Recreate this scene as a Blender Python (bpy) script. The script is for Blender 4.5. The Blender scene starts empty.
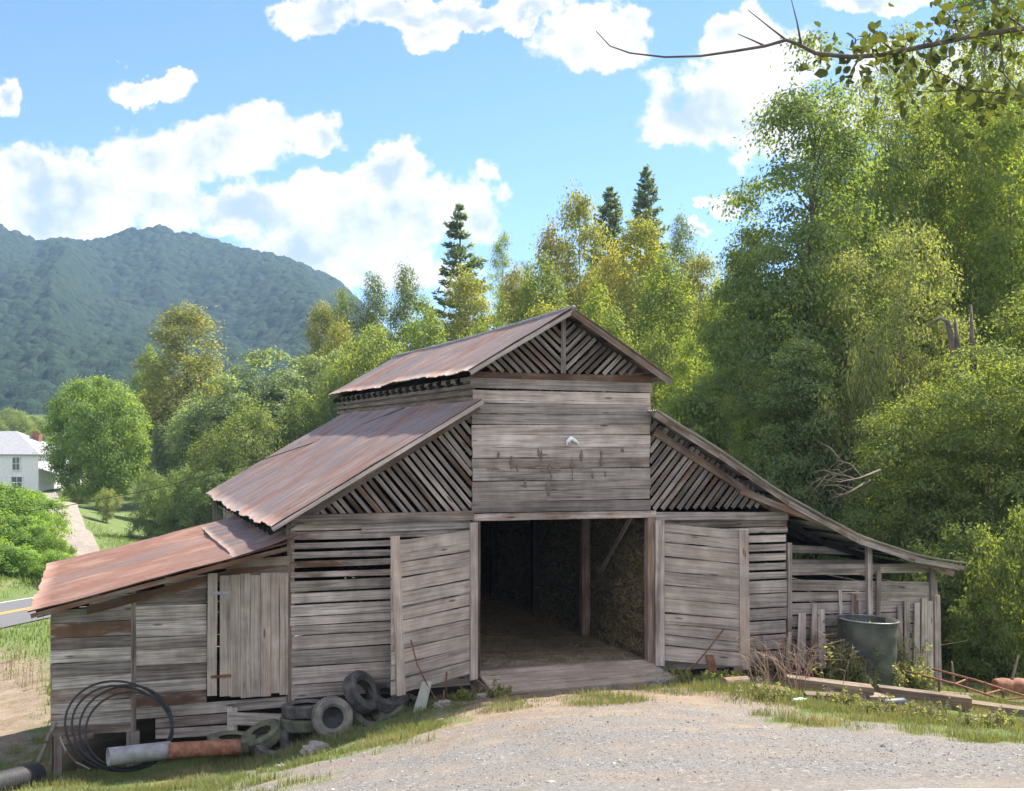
import bpy, math, random
import numpy as np
from mathutils import Vector, Matrix

SC = bpy.context.scene
COL = SC.collection
R = math.radians
rng = np.random.default_rng(7)
random.seed(7)

# ------------------------------------------------------------------ camera, world, sun, exposure
CZ = 4.34
F = 1200.0
cam = bpy.data.cameras.new("camera"); camo = bpy.data.objects.new("camera", cam)
COL.objects.link(camo); SC.camera = camo
camo.location = (0, 0, CZ); camo.rotation_euler = (R(90), 0, 0)
cam.sensor_width = 36; cam.lens = F / 1024 * 36; cam.shift_y = (437 - 395.5) / 1024
cam.clip_start = 0.1; cam.clip_end = 6000

SUN_AZ, SUN_EL = 50, 52      # degrees right of the view direction, above the horizon
EXPO = 1.85
SKY_STR = 0.062
SC.view_settings.view_transform = 'Standard'; SC.view_settings.look = 'None'
SC.view_settings.exposure = EXPO; SC.view_settings.gamma = 1
SC.view_settings.use_curve_mapping = False
SC.render.engine = 'CYCLES'
SC.cycles.max_bounces = 8; SC.cycles.diffuse_bounces = 4; SC.cycles.transmission_bounces = 4
SC.cycles.transparent_max_bounces = 4; SC.cycles.volume_bounces = 0
SC.cycles.use_denoising = True
SC.cycles.sample_clamp_indirect = 4

sun = bpy.data.lights.new("sun", 'SUN'); suno = bpy.data.objects.new("sun", sun); COL.objects.link(suno)
sun.energy = 3.8; sun.angle = R(1.5); sun.color = (1.0, 0.94, 0.84)
sd = Vector((math.sin(R(SUN_AZ)) * math.cos(R(SUN_EL)), math.cos(R(SUN_AZ)) * math.cos(R(SUN_EL)), math.sin(R(SUN_EL))))
suno.rotation_euler = sd.to_track_quat('Z', 'Y').to_euler()
suno.location = (0, 0, 60)


class NT:
    """tiny helper for building node trees"""
    def __init__(s, tree):
        s.t = tree; s.n = tree.nodes; s.l = tree.links
    def node(s, typ, ins=None, **kw):
        nd = s.n.new(typ)
        for k, v in kw.items():
            setattr(nd, k, v)
        for k, v in (ins or {}).items():
            s.set(nd, k, v)
        return nd
    def set(s, nd, k, v):
        sock = nd.inputs[k]
        if isinstance(v, bpy.types.NodeSocket):
            s.l.new(v, sock)
        else:
            try:
                sock.default_value = v
            except Exception:
                sock.default_value = (*v, 1.0) if len(v) == 3 else v[:3]
    def m(s, op, a, b=0.0, c=0.0, clamp=False):
        nd = s.n.new('ShaderNodeMath'); nd.operation = op; nd.use_clamp = clamp
        s.set(nd, 0, a); s.set(nd, 1, b)
        if op in ('MULTIPLY_ADD', 'SMOOTH_MIN', 'SMOOTH_MAX'):
            s.set(nd, 2, c)
        return nd.outputs[0]
    def step(s, v, lo, hi, a=0.0, b=1.0, smooth=True):
        nd = s.n.new('ShaderNodeMapRange')
        nd.interpolation_type = 'SMOOTHSTEP' if smooth else 'LINEAR'
        s.set(nd, 0, v); s.set(nd, 1, lo); s.set(nd, 2, hi); s.set(nd, 3, a); s.set(nd, 4, b)
        return nd.outputs[0]
    def mix(s, f, a, b, blend='MIX'):
        nd = s.n.new('ShaderNodeMix'); nd.data_type = 'RGBA'; nd.blend_type = blend
        s.set(nd, 0, f)
        for idx, v in ((6, a), (7, b)):
            if isinstance(v, bpy.types.NodeSocket): s.l.new(v, nd.inputs[idx])
            else: nd.inputs[idx].default_value = (*v, 1.0) if len(v) == 3 else v
        return nd.outputs[2]
    def noise(s, vec, scale, detail=4, rough=0.55, dist=0.0):
        nd = s.node('ShaderNodeTexNoise', {'Scale': scale, 'Detail': detail, 'Roughness': rough, 'Distortion': dist})
        if vec is not None: s.l.new(vec, nd.inputs['Vector'])
        return nd.outputs['Fac']
    def mapv(s, vec, scale=(1, 1, 1), loc=(0, 0, 0)):
        nd = s.n.new('ShaderNodeMapping'); s.l.new(vec, nd.inputs[0])
        nd.inputs['Scale'].default_value = scale; nd.inputs['Location'].default_value = loc
        return nd.outputs[0]


# cumulus in the sky: (azimuth x/y, elevation z/y, half width, half height), all as tangents of view directions
CLOUDS = [(70, 215, 120, 40), (20, 178, 60, 40), (100, 180, 70, 40), (165, 160, 70, 40), (215, 140, 60, 36), (262, 125, 58, 28), (310, 128, 40, 22),
          (40, 245, 90, 26), (170, 205, 80, 30), (255, 215, 60, 32), (320, 205, 50, 34), (388, 172, 34, 30), (345, 245, 95, 50), (420, 215, 70, 40),
          (475, 212, 38, 34), (300, 262, 60, 28), (400, 275, 80, 30), (148, 84, 42, 13), (172, 72, 22, 13), (1, 96, 16, 20),
          (320, 10, 44, 20), (390, 4, 50, 18), (425, 24, 26, 14), (460, 4, 60, 14), (590, 34, 56, 28), (530, 12, 30, 12), (630, 20, 30, 18),
          (730, 100, 82, 50), (690, 108, 50, 36), (775, 70, 60, 45), (800, 125, 60, 30), (745, 40, 40, 26), (728, 200, 18, 13), (700, 196, 10, 6),
          (690, 228, 16, 8), (870, -6, 70, 14), (900, 90, 70, 60), (980, 60, 50, 40), (1120, 120, 90, 50),
          (-140, 150, 120, 70), (-120, 20, 70, 25), (1250, 20, 90, 30), (1320, 220, 120, 50), (560, -120, 160, 40), (180, -160, 120, 50)]

world = bpy.data.worlds.new("World"); SC.world = world; world.use_nodes = True
w = NT(world.node_tree); w.n.clear()
tc = w.node('ShaderNodeTexCoord'); sep = w.node('ShaderNodeSeparateXYZ', {0: tc.outputs['Generated']})
yy = w.m('MAXIMUM', sep.outputs['Y'], 0.15)
U0 = w.m('DIVIDE', sep.outputs['X'], yy); V0 = w.m('DIVIDE', sep.outputs['Z'], yy)
cmb = w.node('ShaderNodeCombineXYZ', {0: U0, 1: V0, 2: 0.0})
n1 = w.node('ShaderNodeTexNoise', {'Scale': 9.0, 'Detail': 9, 'Roughness': 0.62}); w.l.new(cmb.outputs[0], n1.inputs['Vector'])
sepn = w.node('ShaderNodeSeparateColor', {0: n1.outputs['Color']})
n2 = w.noise(cmb.outputs[0], 30.0, 8, 0.6)
puff = w.node('ShaderNodeTexVoronoi', {'Scale': 26.0, 'Randomness': 1.0}, feature='SMOOTH_F1')
w.l.new(cmb.outputs[0], puff.inputs['Vector'])
n3 = w.node('ShaderNodeTexNoise', {'Scale': 42.0, 'Detail': 7, 'Roughness': 0.65}); w.l.new(cmb.outputs[0], n3.inputs['Vector'])
sepm = w.node('ShaderNodeSeparateColor', {0: n3.outputs['Color']})
U1 = w.m('MULTIPLY_ADD', w.m('SUBTRACT', sepn.outputs[0], 0.5), 0.085, w.m('MULTIPLY_ADD', w.m('SUBTRACT', sepm.outputs[0], 0.5), 0.028, U0))
V1 = w.m('MULTIPLY_ADD', w.m('SUBTRACT', sepn.outputs[1], 0.5), 0.085, w.m('MULTIPLY_ADD', w.m('SUBTRACT', sepm.outputs[1], 0.5), 0.028, V0))


def cloud_field(dv):
    acc = None
    for (px, py, rx, ry) in CLOUDS:
        cx, cy, ax, ay = (px - 512) / F, (437 - py) / F, rx / F, ry / F
        du = w.m('DIVIDE', w.m('SUBTRACT', U1, cx), ax)
        dvv = w.m('DIVIDE', w.m('SUBTRACT', V1, cy - dv), ay)
        d2 = w.m('MULTIPLY_ADD', du, du, w.m('MULTIPLY', dvv, dvv))
        f = w.m('SUBTRACT', 1.38, d2)
        f = w.m('MAXIMUM', f, -1.5)
        acc = f if acc is None else w.m('SMOOTH_MAX', acc, f, 0.5)
    return acc


cf = cloud_field(0.0)
nz = w.m('MULTIPLY', w.m('SUBTRACT', n2, 0.5), 3.0)
pf = w.m('MULTIPLY', w.m('SUBTRACT', 0.35, puff.outputs['Distance']), 1.3)
dens = w.m('ADD', cf, w.m('ADD', nz, pf))
mask_front = w.step(dens, 0.0, 0.70)
# unseen cloud added for fill behind and overhead, on plain 3-D direction noise
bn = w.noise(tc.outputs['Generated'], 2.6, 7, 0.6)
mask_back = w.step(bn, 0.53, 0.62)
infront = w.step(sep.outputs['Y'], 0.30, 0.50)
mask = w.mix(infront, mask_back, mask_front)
mask_s = w.node('ShaderNodeSeparateColor', {0: mask}).outputs[0]
low = w.m('SUBTRACT', cloud_field(0.035), cf)                       # positive towards the flat bases
shade = w.m('MULTIPLY', w.step(w.m('MULTIPLY_ADD', w.m('SUBTRACT', n2, 0.5), -1.6, cf), 0.75, 1.45), w.step(w.noise(cmb.outputs[0], 11.0, 6), 0.40, 0.58))
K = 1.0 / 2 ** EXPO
ccol = w.mix(shade, (1.15 * K, 1.10 * K, 1.13 * K), (0.58 * K, 0.71 * K, 0.86 * K))
sky = w.node('ShaderNodeTexSky', sky_type='NISHITA')
sky.sun_disc = False; sky.sun_elevation = R(SUN_EL); sky.sun_rotation = R(SUN_AZ)
sky.altitude = 900; sky.air_density = 1.0; sky.dust_density = 0.6; sky.ozone_density = 2.5
skyv = w.node('ShaderNodeVectorMath', {0: sky.outputs[0]}, operation='SCALE'); w.set(skyv, 'Scale', SKY_STR)
tint_ = w.node('ShaderNodeVectorMath', {0: skyv.outputs[0], 1: (.66, .80, 1.0)}, operation='MULTIPLY').outputs[0]
litc = w.mix(infront, (5.8 * K, 5.35 * K, 4.95 * K), ccol)      # unseen clouds behind the viewer, brightened as added fill for the barn front
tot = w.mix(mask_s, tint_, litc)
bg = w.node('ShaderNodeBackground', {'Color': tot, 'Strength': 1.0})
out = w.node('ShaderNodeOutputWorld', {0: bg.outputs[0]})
world.cycles.sampling_method = 'MANUAL'; world.cycles.sample_map_resolution = 1024


# ------------------------------------------------------------------ generic helpers
def link(o, parent=None):
    COL.objects.link(o)
    if parent is not None: o.parent = parent
    return o


def tag(o, label=None, cat=None, group=None, kind=None):
    if label: o['label'] = label
    if cat: o['category'] = cat
    if group: o['group'] = group
    if kind: o['kind'] = kind
    return o


def empty(name, loc=(0, 0, 0), rz=0.0):
    o = bpy.data.objects.new(name, None); o.location = loc; o.rotation_euler = (0, 0, rz)
    o.empty_display_size = 0.2
    return link(o)


def npmesh(name, V, faces, mat, parent=None, attrs=None, uv=None, smooth=False, mats=None, mi=None):
    """V (n,3); faces (m,k) array; attrs {name: (n,) or (n,3)}"""
    me = bpy.data.meshes.new(name)
    V = np.asarray(V, dtype=np.float32); Fa = np.asarray(faces, dtype=np.int32)
    k = Fa.shape[1]; m = Fa.shape[0]
    me.vertices.add(len(V)); me.vertices.foreach_set('co', V.ravel())
    me.loops.add(m * k); me.loops.foreach_set('vertex_index', Fa.ravel())
    me.polygons.add(m); me.polygons.foreach_set('loop_start', np.arange(0, m * k, k, dtype=np.int32))
    me.polygons.foreach_set('loop_total', np.full(m, k, dtype=np.int32))
    for nme, a in (attrs or {}).items():
        a = np.asarray(a, dtype=np.float32)
        if a.ndim == 1:
            at = me.attributes.new(nme, 'FLOAT', 'POINT'); at.data.foreach_set('value', a)
        else:
            at = me.attributes.new(nme, 'FLOAT_VECTOR', 'POINT'); at.data.foreach_set('vector', a.ravel())
    if uv is not None:
        l = me.uv_layers.new(name='UVMap'); uvv = np.asarray(uv, dtype=np.float32)[Fa.ravel()]
        l.data.foreach_set('uv', uvv.ravel())
    me.polygons.foreach_set('use_smooth', np.full(m, bool(smooth)))
    me.update(calc_edges=True); me.validate()
    for mm in (mats or [mat]): me.materials.append(mm)
    if mi is not None: me.polygons.foreach_set('material_index', np.asarray(mi, dtype=np.int32))
    o = bpy.data.objects.new(name, me)
    return link(o, parent)


class MB:
    """collects boards, tubes, lathes; V list with uv (metres) and tint per vertex"""
    def __init__(s):
        s.V = []; s.F = []; s.UV = []; s.T = []; s.n = 0
    def add(s, V, Fq, UV, T):
        s.V.append(np.asarray(V, float)); s.F.append(np.asarray(Fq, int) + s.n)
        s.UV.append(np.asarray(UV, float)); s.T.append(np.asarray(T, float)); s.n += len(V)
    def board(s, p0, p1, wd, w, td, th, tint=None, wob=0.004, seg=0.55, w2=None, brown=None):
        """p0->p1 centre line, wd = across direction, td = thickness direction (front face at +td*th/2)"""
        p0 = np.array(p0, float); p1 = np.array(p1, float); wd = np.array(wd, float); wd /= np.linalg.norm(wd)
        td = np.array(td, float); td /= np.linalg.norm(td)
        L = np.linalg.norm(p1 - p0)
        if L < 0.02: return
        n = max(1, int(L / seg)); w2 = w if w2 is None else w2
        V = []; UV = []
        ou, ov = random.random() * 50, random.random() * 50
        o1 = random.uniform(-wob, wob); ph = random.uniform(0, 6)
        for i in range(n + 1):
            f = i / n; c = p0 + (p1 - p0) * f; ww = w + (w2 - w) * f
            a = ww / 2 + random.uniform(-wob, wob); b = ww / 2 + random.uniform(-wob, wob)
            off = td * (math.sin(ph + f * 3) * wob * 0.8)
            for (sa, sb) in ((-a, -.5), (b, -.5), (b, .5), (-a, .5)):
                V.append(c + wd * sa + td * (sb * th) + off); UV.append((ou + f * L, ov + sa + (0.3 if sb < 0 else 0)))
        Fq = []
        for i in range(n):
            k = i * 4
            for j in range(4):
                Fq.append((k + j, k + (j + 1) % 4, k + 4 + (j + 1) % 4, k + 4 + j))
        Fq.append((0, 3, 2, 1)); k = n * 4; Fq.append((k, k + 1, k + 2, k + 3))
        t = random.random() if tint is None else tint
        b = (max(0, random.gauss(0.18, 0.30)) if brown is None else brown)
        s.add(V, Fq, UV, np.tile((t, b, random.random()), (len(V), 1)))
    def box(s, c, size, tint=None, brown=None, rot=None):
        x, y, z = size
        ax = np.eye(3) if rot is None else np.array(rot)
        c = np.array(c, float)
        s.board(c - ax[0] * x / 2, c + ax[0] * x / 2, ax[1], y, ax[2], z, tint, 0.0, 9, brown=brown)
    def tube(s, pts, rad, k=8, tint=0.5, brown=0.0, cap=True, closed=False):
        P = np.array(pts, float); n = len(P)
        rad = np.full(n, rad) if np.isscalar(rad) else np.array(rad, float)
        T = np.gradient(P, axis=0) if not closed else (np.roll(P, -1, 0) - np.roll(P, 1, 0))
        T /= np.linalg.norm(T, axis=1)[:, None] + 1e-9
        up = np.array((0, 0, 1.0)) if abs(T[0][2]) < 0.9 else np.array((1.0, 0, 0))
        V = []; UV = []; L = 0
        a = np.cross(up, T[0]); a /= np.linalg.norm(a)
        for i in range(n):
            a = a - T[i] * np.dot(a, T[i]); a /= np.linalg.norm(a) + 1e-9
            b = np.cross(T[i], a)
            if i: L += np.linalg.norm(P[i] - P[i - 1])
            for j in range(k):
                an = 2 * math.pi * j / k
                V.append(P[i] + rad[i] * (a * math.cos(an) + b * math.sin(an))); UV.append((L, rad[i] * an))
        Fq = []
        for i in range(n if closed else n - 1):
            i2 = (i + 1) % n
            for j in range(k):
                Fq.append((i * k + j, i * k + (j + 1) % k, i2 * k + (j + 1) % k, i2 * k + j))
        if cap and not closed:
            for e, c in ((0, P[0]), (n - 1, P[-1])):
                V.append(c); UV.append((0, 0)); ci = len(V) - 1
                for j in range(0, k, 2):
                    q = (ci, e * k + j, e * k + (j + 1) % k, e * k + (j + 2) % k)
                    Fq.append(q if e else q[::-1])
        s.add(V, Fq, UV, np.tile((tint, brown, 0.5), (len(V), 1)))
    def lathe(s, prof, c, axis, k=32, tint=0.5, brown=0.0, closed=True, wob=0.0, ph=None):
        """prof list of (r, h) along axis"""
        axis = np.array(axis, float); axis /= np.linalg.norm(axis)
        up = np.array((0, 0, 1.0)) if abs(axis[2]) < 0.9 else np.array((1.0, 0, 0))
        a = np.cross(up, axis); a /= np.linalg.norm(a); b = np.cross(axis, a); c = np.array(c, float)
        V = []; UV = []
        for j in range(k):
            an = 2 * math.pi * j / k
            wv = 1 + wob * math.sin(2 * an + (ph or 0))
            for (r, h) in prof:
                V.append(c + axis * h + r * wv * (a * math.cos(an) + b * math.sin(an))); UV.append((an, h + r))
        n = len(prof); Fq = []
        for j in range(k):
            j2 = (j + 1) % k
            for i in range(n if closed else n - 1):
                i2 = (i + 1) % n
                Fq.append((j * n + i, j2 * n + i, j2 * n + i2, j * n + i2))
        s.add(V, Fq, UV, np.tile((tint, brown, 0.5), (len(V), 1)))
    def build(s, name, mat, parent=None, smooth=False):
        V = np.concatenate(s.V)
        return npmesh(name, V, np.concatenate(s.F), mat, parent, {'tint': np.concatenate(s.T)}, np.concatenate(s.UV), smooth)


# ------------------------------------------------------------------ materials
def newmat(name):
    m = bpy.data.materials.new(name); m.use_nodes = True
    t = NT(m.node_tree); t.n.clear()
    return m, t


def finish(t, col, rough=0.85, bump=None, bstr=0.3, bdist=0.01, metal=0.0, spec=0.3, shader=None):
    p = t.node('ShaderNodeBsdfPrincipled')
    t.set(p, 'Base Color', col); t.set(p, 'Roughness', rough); t.set(p, 'Metallic', metal); t.set(p, 'Specular IOR Level', spec)
    if bump is not None:
        b = t.node('ShaderNodeBump', {'Strength': bstr, 'Distance': bdist, 'Height': bump})
        t.l.new(b.outputs[0], p.inputs['Normal'])
    t.node('ShaderNodeOutputMaterial', {0: p.outputs[0]})
    return p


def wood(name, grey=(.375, .325, .292), brown=(.105, .066, .042), dark=(.165, .138, .122), var=0.90, warm=1.0, moss=0.0):
    m, t = newmat(name)
    uv = t.node('ShaderNodeUVMap', uv_map='UVMap').outputs[0]
    at = t.node('ShaderNodeAttribute', attribute_name='tint'); sp = t.node('ShaderNodeSeparateXYZ', {0: at.outputs['Vector']})
    rnd, brn, r2 = sp.outputs
    cx = t.node('ShaderNodeCombineXYZ', {0: t.m('MULTIPLY', r2, 30)})
    va = t.node('ShaderNodeVectorMath', {0: uv, 1: cx.outputs[0]}, operation='ADD').outputs[0]
    g1 = t.noise(t.mapv(va, (.9, 34, 1)), 1.0, 6, 0.6, 0.6)
    g2 = t.noise(t.mapv(va, (2.4, 110, 1)), 1.0, 3, 0.6)
    blot = t.noise(t.mapv(va, (1.0, 5, 1)), 1.0, 5, 0.6)
    kn = t.node('ShaderNodeTexVoronoi', {'Scale': 1.0}); t.l.new(t.mapv(va, (1.1, 5.5, 1)), kn.inputs['Vector'])
    knot = t.step(kn.outputs['Distance'], 0.05, 0.13, 1.0, 0.0)
    col = t.mix(t.step(g1, 0.30, 0.62), dark, grey)
    col = t.mix(t.m('MULTIPLY', t.step(g2, 0.5, 0.75), 0.35), col, tuple(min(1, c * 1.5) for c in grey))
    bf = t.m('MULTIPLY', t.m('ADD', t.step(blot, 0.50, 0.72), t.m('MULTIPLY', t.step(blot, 0.3, 0.6), 1.0)), t.m('MULTIPLY', brn, 1.5), clamp=True)
    col = t.mix(bf, col, brown)
    stain = t.noise(t.mapv(va, (0.7, 9, 1), (11, 5, 0)), 1.0, 5, 0.65)
    col = t.mix(t.m('MULTIPLY', t.step(stain, 0.50, 0.64), t.m('MULTIPLY_ADD', r2, 0.55, 0.15)), col, tuple(c * 0.30 for c in grey))
    col = t.mix(t.m('MULTIPLY', knot, 0.8), col, (.04, .028, .022))
    if moss:
        col = t.mix(t.m('MULTIPLY', t.step(t.noise(uv, 2.2, 5), 0.5, 0.7), moss), col, (.10, .12, .05))
    v = t.m('MULTIPLY_ADD', rnd, var, 1.0 - var * 0.5)
    v = t.m('MULTIPLY', v, t.step(t.noise(t.mapv(va, (2.5, 2.5, 1), (3, 9, 0)), 1.0, 3), 0.3, 0.7, 0.82, 1.12))
    ob = t.node('ShaderNodeTexCoord').outputs['Object']
    wx = t.noise(t.mapv(ob, (1.1, 1.1, .55)), 1.0, 5, 0.6)
    v = t.m('MULTIPLY', v, t.step(wx, 0.32, 0.66, 0.82, 1.14))
    vv = t.node('ShaderNodeVectorMath', {0: col}, operation='SCALE'); t.set(vv, 'Scale', v)
    finish(t, vv.outputs[0], 0.9, g1, 0.35, 0.006, spec=0.15)
    return m


def roofmetal(name, rust=(.27, .105, .065), grey=(.30, .29, .30), amount=0.5, bright=1.0):
    m, t = newmat(name)
    uv = t.node('ShaderNodeUVMap', uv_map='UVMap').outputs[0]       # x along the eave, y down the slope (m)
    at = t.node('ShaderNodeAttribute', attribute_name='tint'); sp = t.node('ShaderNodeSeparateXYZ', {0: at.outputs['Vector']})
    streak = t.noise(t.mapv(uv, (13, 0.45, 1)), 1.0, 6, 0.65)
    big = t.noise(t.mapv(uv, (0.55, 0.35, 1)), 1.0, 4, 0.6)
    fine = t.noise(t.mapv(uv, (30, 6, 1)), 1.0, 4, 0.7)
    f = t.m('ADD', t.m('MULTIPLY', streak, 0.7), t.m('ADD', t.m('MULTIPLY', big, 0.9), t.m('MULTIPLY', sp.outputs[0], 0.22)))
    f = t.step(f, 1.08 - amount * 0.55, 1.35 - amount * 0.55)
    rc = t.mix(t.step(fine, 0.35, 0.7), rust, tuple(c * 0.62 for c in rust))
    rc = t.mix(t.step(t.noise(t.mapv(uv, (2.2, 1.1, 1), (7, 3, 0)), 1.0, 4), 0.45, 0.7), rc, (rust[0] * 1.25, rust[1] * 1.6, rust[2] * 1.7))
    gc = t.mix(t.step(streak, 0.35, 0.65), grey, tuple(c * 0.7 for c in grey))
    col = t.mix(t.m('MULTIPLY_ADD', f, 0.80, 0.14), gc, rc)
    col = t.mix(t.m('MULTIPLY', t.step(t.noise(t.mapv(uv, (1.1, 1.7, 1), (2, 8, 0)), 1.0, 6, 0.7), 0.58, 0.72), 0.65), col, (.075, .05, .05))
    rg = t.mix(f, (0.46, 0.46, 0.46), (0.72, 0.72, 0.72))
    p = finish(t, col, 0.5, fine, 0.12, 0.004, spec=0.5)
    t.l.new(t.node('ShaderNodeSeparateColor', {0: rg}).outputs[0], p.inputs['Roughness'])
    mt = t.m('MULTIPLY_ADD', f, -0.2, 0.2); t.l.new(mt, p.inputs['Metallic'])
    return m


def plain(name, col, rough=0.8, scale=8.0, amt=0.35, metal=0.0, col2=None, spec=0.3, bstr=0.2):
    m, t = newmat(name)
    tcn = t.node('ShaderNodeTexCoord').outputs['Object']
    n = t.noise(tcn, scale, 6, 0.65)
    c2 = col2 or tuple(c * (1 - amt) for c in col)
    c = t.mix(t.step(n, 0.35, 0.68), col, c2)
    finish(t, c, rough, n, bstr, 0.01, metal, spec)
    return m


def leafmat(name, c1, c2, c3=None, trans=0.54, glow=2.1):
    m, t = newmat(name)
    at = t.node('ShaderNodeAttribute', attribute_name='tint').outputs['Fac']
    tcn = t.node('ShaderNodeTexCoord').outputs['Object']
    oi = t.node('ShaderNodeObjectInfo').outputs['Random']
    f = t.m('ADD', t.m('MULTIPLY', at, 0.65), t.m('MULTIPLY', t.noise(tcn, 0.45, 3), 0.55), clamp=True)
    col = t.mix(f, c1, c2)
    if c3: col = t.mix(t.m('MULTIPLY', t.step(t.noise(tcn, 0.8, 4), 0.52, 0.70), 0.75), col, c3)
    s = t.m('MULTIPLY_ADD', oi, 0.35, 0.82)
    vv = t.node('ShaderNodeVectorMath', {0: col}, operation='SCALE'); t.set(vv, 'Scale', s); col = vv.outputs[0]
    d = t.node('ShaderNodeBsdfDiffuse', {0: col})
    tl = t.node('ShaderNodeVectorMath', {0: col, 1: (glow * 1.15, glow, glow * 0.35)}, operation='MULTIPLY').outputs[0]
    tr = t.node('ShaderNodeBsdfTranslucent', {0: tl})
    mx = t.node('ShaderNodeMixShader', {0: trans, 1: d.outputs[0], 2: tr.outputs[0]})
    gl = t.node('ShaderNodeBsdfGlossy', {0: (1, 1, 1, 1), 'Roughness': 0.65})
    mx2 = t.node('ShaderNodeMixShader', {0: 0.012, 1: mx.outputs[0], 2: gl.outputs[0]})
    t.node('ShaderNodeOutputMaterial', {0: mx2.outputs[0]})
    return m


M = {}
M['wood'] = wood('weathered_wood')
M['wood_dark'] = wood('old_brown_wood', grey=(.23, .19, .16), brown=(.13, .072, .042), dark=(.075, .062, .055))
M['wood_lat'] = wood('lattice_wood', grey=(.25, .215, .19), brown=(.10, .062, .04), dark=(.12, .10, .088), var=0.8)
M['wood_inner_shaded'] = wood('shaded_inner_wood', grey=(.045, .038, .034), brown=(.03, .02, .015), dark=(.02, .018, .017))  # interior wood, darkened in colour to stand in for the shade indoors
M['wood_door'] = wood('door_wood', grey=(.395, .345, .30), brown=(.26, .17, .11), dark=(.235, .20, .17), var=0.45)
M['wood_floor'] = wood('floor_wood', grey=(.36, .30, .25), brown=(.24, .17, .11), dark=(.20, .165, .13), var=0.3)
M['wood_shed'] = wood('shed_wood', grey=(.325, .292, .262), brown=(.095, .055, .036), dark=(.11, .095, .087), var=0.8, moss=0.1)
M['wood_timber'] = wood('stacked_timber', grey=(.25, .20, .16), brown=(.16, .10, .06), dark=(.11, .085, .07), var=0.4)
M['roof'] = roofmetal('rusted_tin', amount=0.62)
M['roof_pink'] = roofmetal('faded_rusted_tin', rust=(.200, .108, .080), grey=(.235, .208, .198), amount=0.55)
M['roof_red'] = roofmetal('red_rusted_tin', rust=(.205, .092, .060), grey=(.205, .155, .135), amount=0.66)
M['roof_worn'] = roofmetal('brown_white_tin', rust=(.28, .16, .09), grey=(.62, .60, .57), amount=0.3)
M['roof_grey'] = roofmetal('grey_tin', rust=(.17, .10, .08), grey=(.11, .095, .09), amount=0.62)
M['bark'] = plain('bark', (.13, .105, .085), 0.95, 6, 0.5)
M['bark_pale'] = plain('pale_bark', (.24, .21, .18), 0.95, 5, 0.5)
M['tyre'] = plain('tyre_rubber', (.050, .050, .052), 0.85, 6, 0.0, col2=(.12, .115, .105))
M['tyre_pale'] = plain('dusty_tyre_rubber', (.11, .105, .095), 0.85, 5, 0.0, col2=(.22, .20, .17))
M['bank_grass'] = leafmat('bank_grass', (.10, .165, .045), (.16, .215, .06), trans=.35, glow=1.5)
M['tyre_moss'] = plain('mossy_tyre_rubber', (.07, .07, .062), 0.9, 6, 0.0, col2=(.13, .145, .08))
M['black'] = plain('black_plastic', (.020, .021, .024), 0.65, 12, 0.0, col2=(.035, .035, .038), spec=0.3)
M['grey_pipe'] = plain('dull_grey_metal', (.27, .27, .285), 0.6, 5, 0.35)
M['rust'] = plain('rust', (.17, .065, .035), 0.85, 9, 0.0, col2=(.27, .14, .09))
M['rust_dark'] = plain('dark_rust', (.09, .045, .03), 0.85, 9, 0.0, col2=(.18, .09, .06))
M['rock'] = plain('rock', (.28, .25, .22), 0.9, 6, 0.4)
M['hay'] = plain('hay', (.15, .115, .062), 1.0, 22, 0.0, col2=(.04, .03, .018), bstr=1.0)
M['white_paint'] = plain('white_paint', (.72, .72, .70), 0.7, 3, 0.12)
M['house_roof'] = plain('house_roof_tin', (.34, .34, .35), 0.6, 3, 0.2)
M['brick'] = plain('brick', (.25, .11, .08), 0.9, 9, 0.3)
M['glass'] = plain('window_glass', (.10, .12, .13), 0.15, 2, 0.2, spec=0.8)
M['tank'] = plain('dark_green_tank', (.085, .088, .068), 0.6, 2.5, 0.0, col2=(.028, .032, .028), spec=0.35)
M['tank_rim'] = plain('pale_tank_rim', (.22, .23, .22), 0.4, 6, 0.4, metal=0.4)
M['pale'] = plain('pale_concrete', (.42, .43, .39), 0.8, 7, 0.25)
M['white_rag'] = plain('white_rag', (.75, .78, .80), 0.8, 12, 0.2)
M['mud'] = plain('mud_streaks', (.20, .155, .12), 1.0, 20, 0.4)
M['green_plastic'] = plain('green_white_plastic', (.55, .75, .50), 0.4, 5, 0.1)
M['blue_dark'] = plain('dark_blue_plastic', (.04, .05, .08), 0.5, 5, 0.1)
M['line'] = plain('road_paint', (.75, .74, .70), 0.7, 14, 0.2)
M['yellow'] = plain('yellow_road_paint', (.62, .38, .06), 0.7, 14, 0.2)
M['asphalt'] = plain('asphalt', (.13, .13, .135), 0.9, 30, 0.3)
M['drive'] = plain('pale_gravel_track', (.25, .215, .185), 1.0, 3, 0.25)
M['straw'] = leafmat('dry_stalks', (.24, .155, .11), (.34, .24, .17), trans=0.1, glow=1.0)
M['grass'] = leafmat('grass_blades', (.105, .135, .055), (.17, .185, .085), (.27, .22, .14), trans=0.35, glow=1.5)
M['hayblade'] = leafmat('loose_hay', (.15, .115, .06), (.25, .195, .105), trans=0.1, glow=1.0)

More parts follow.
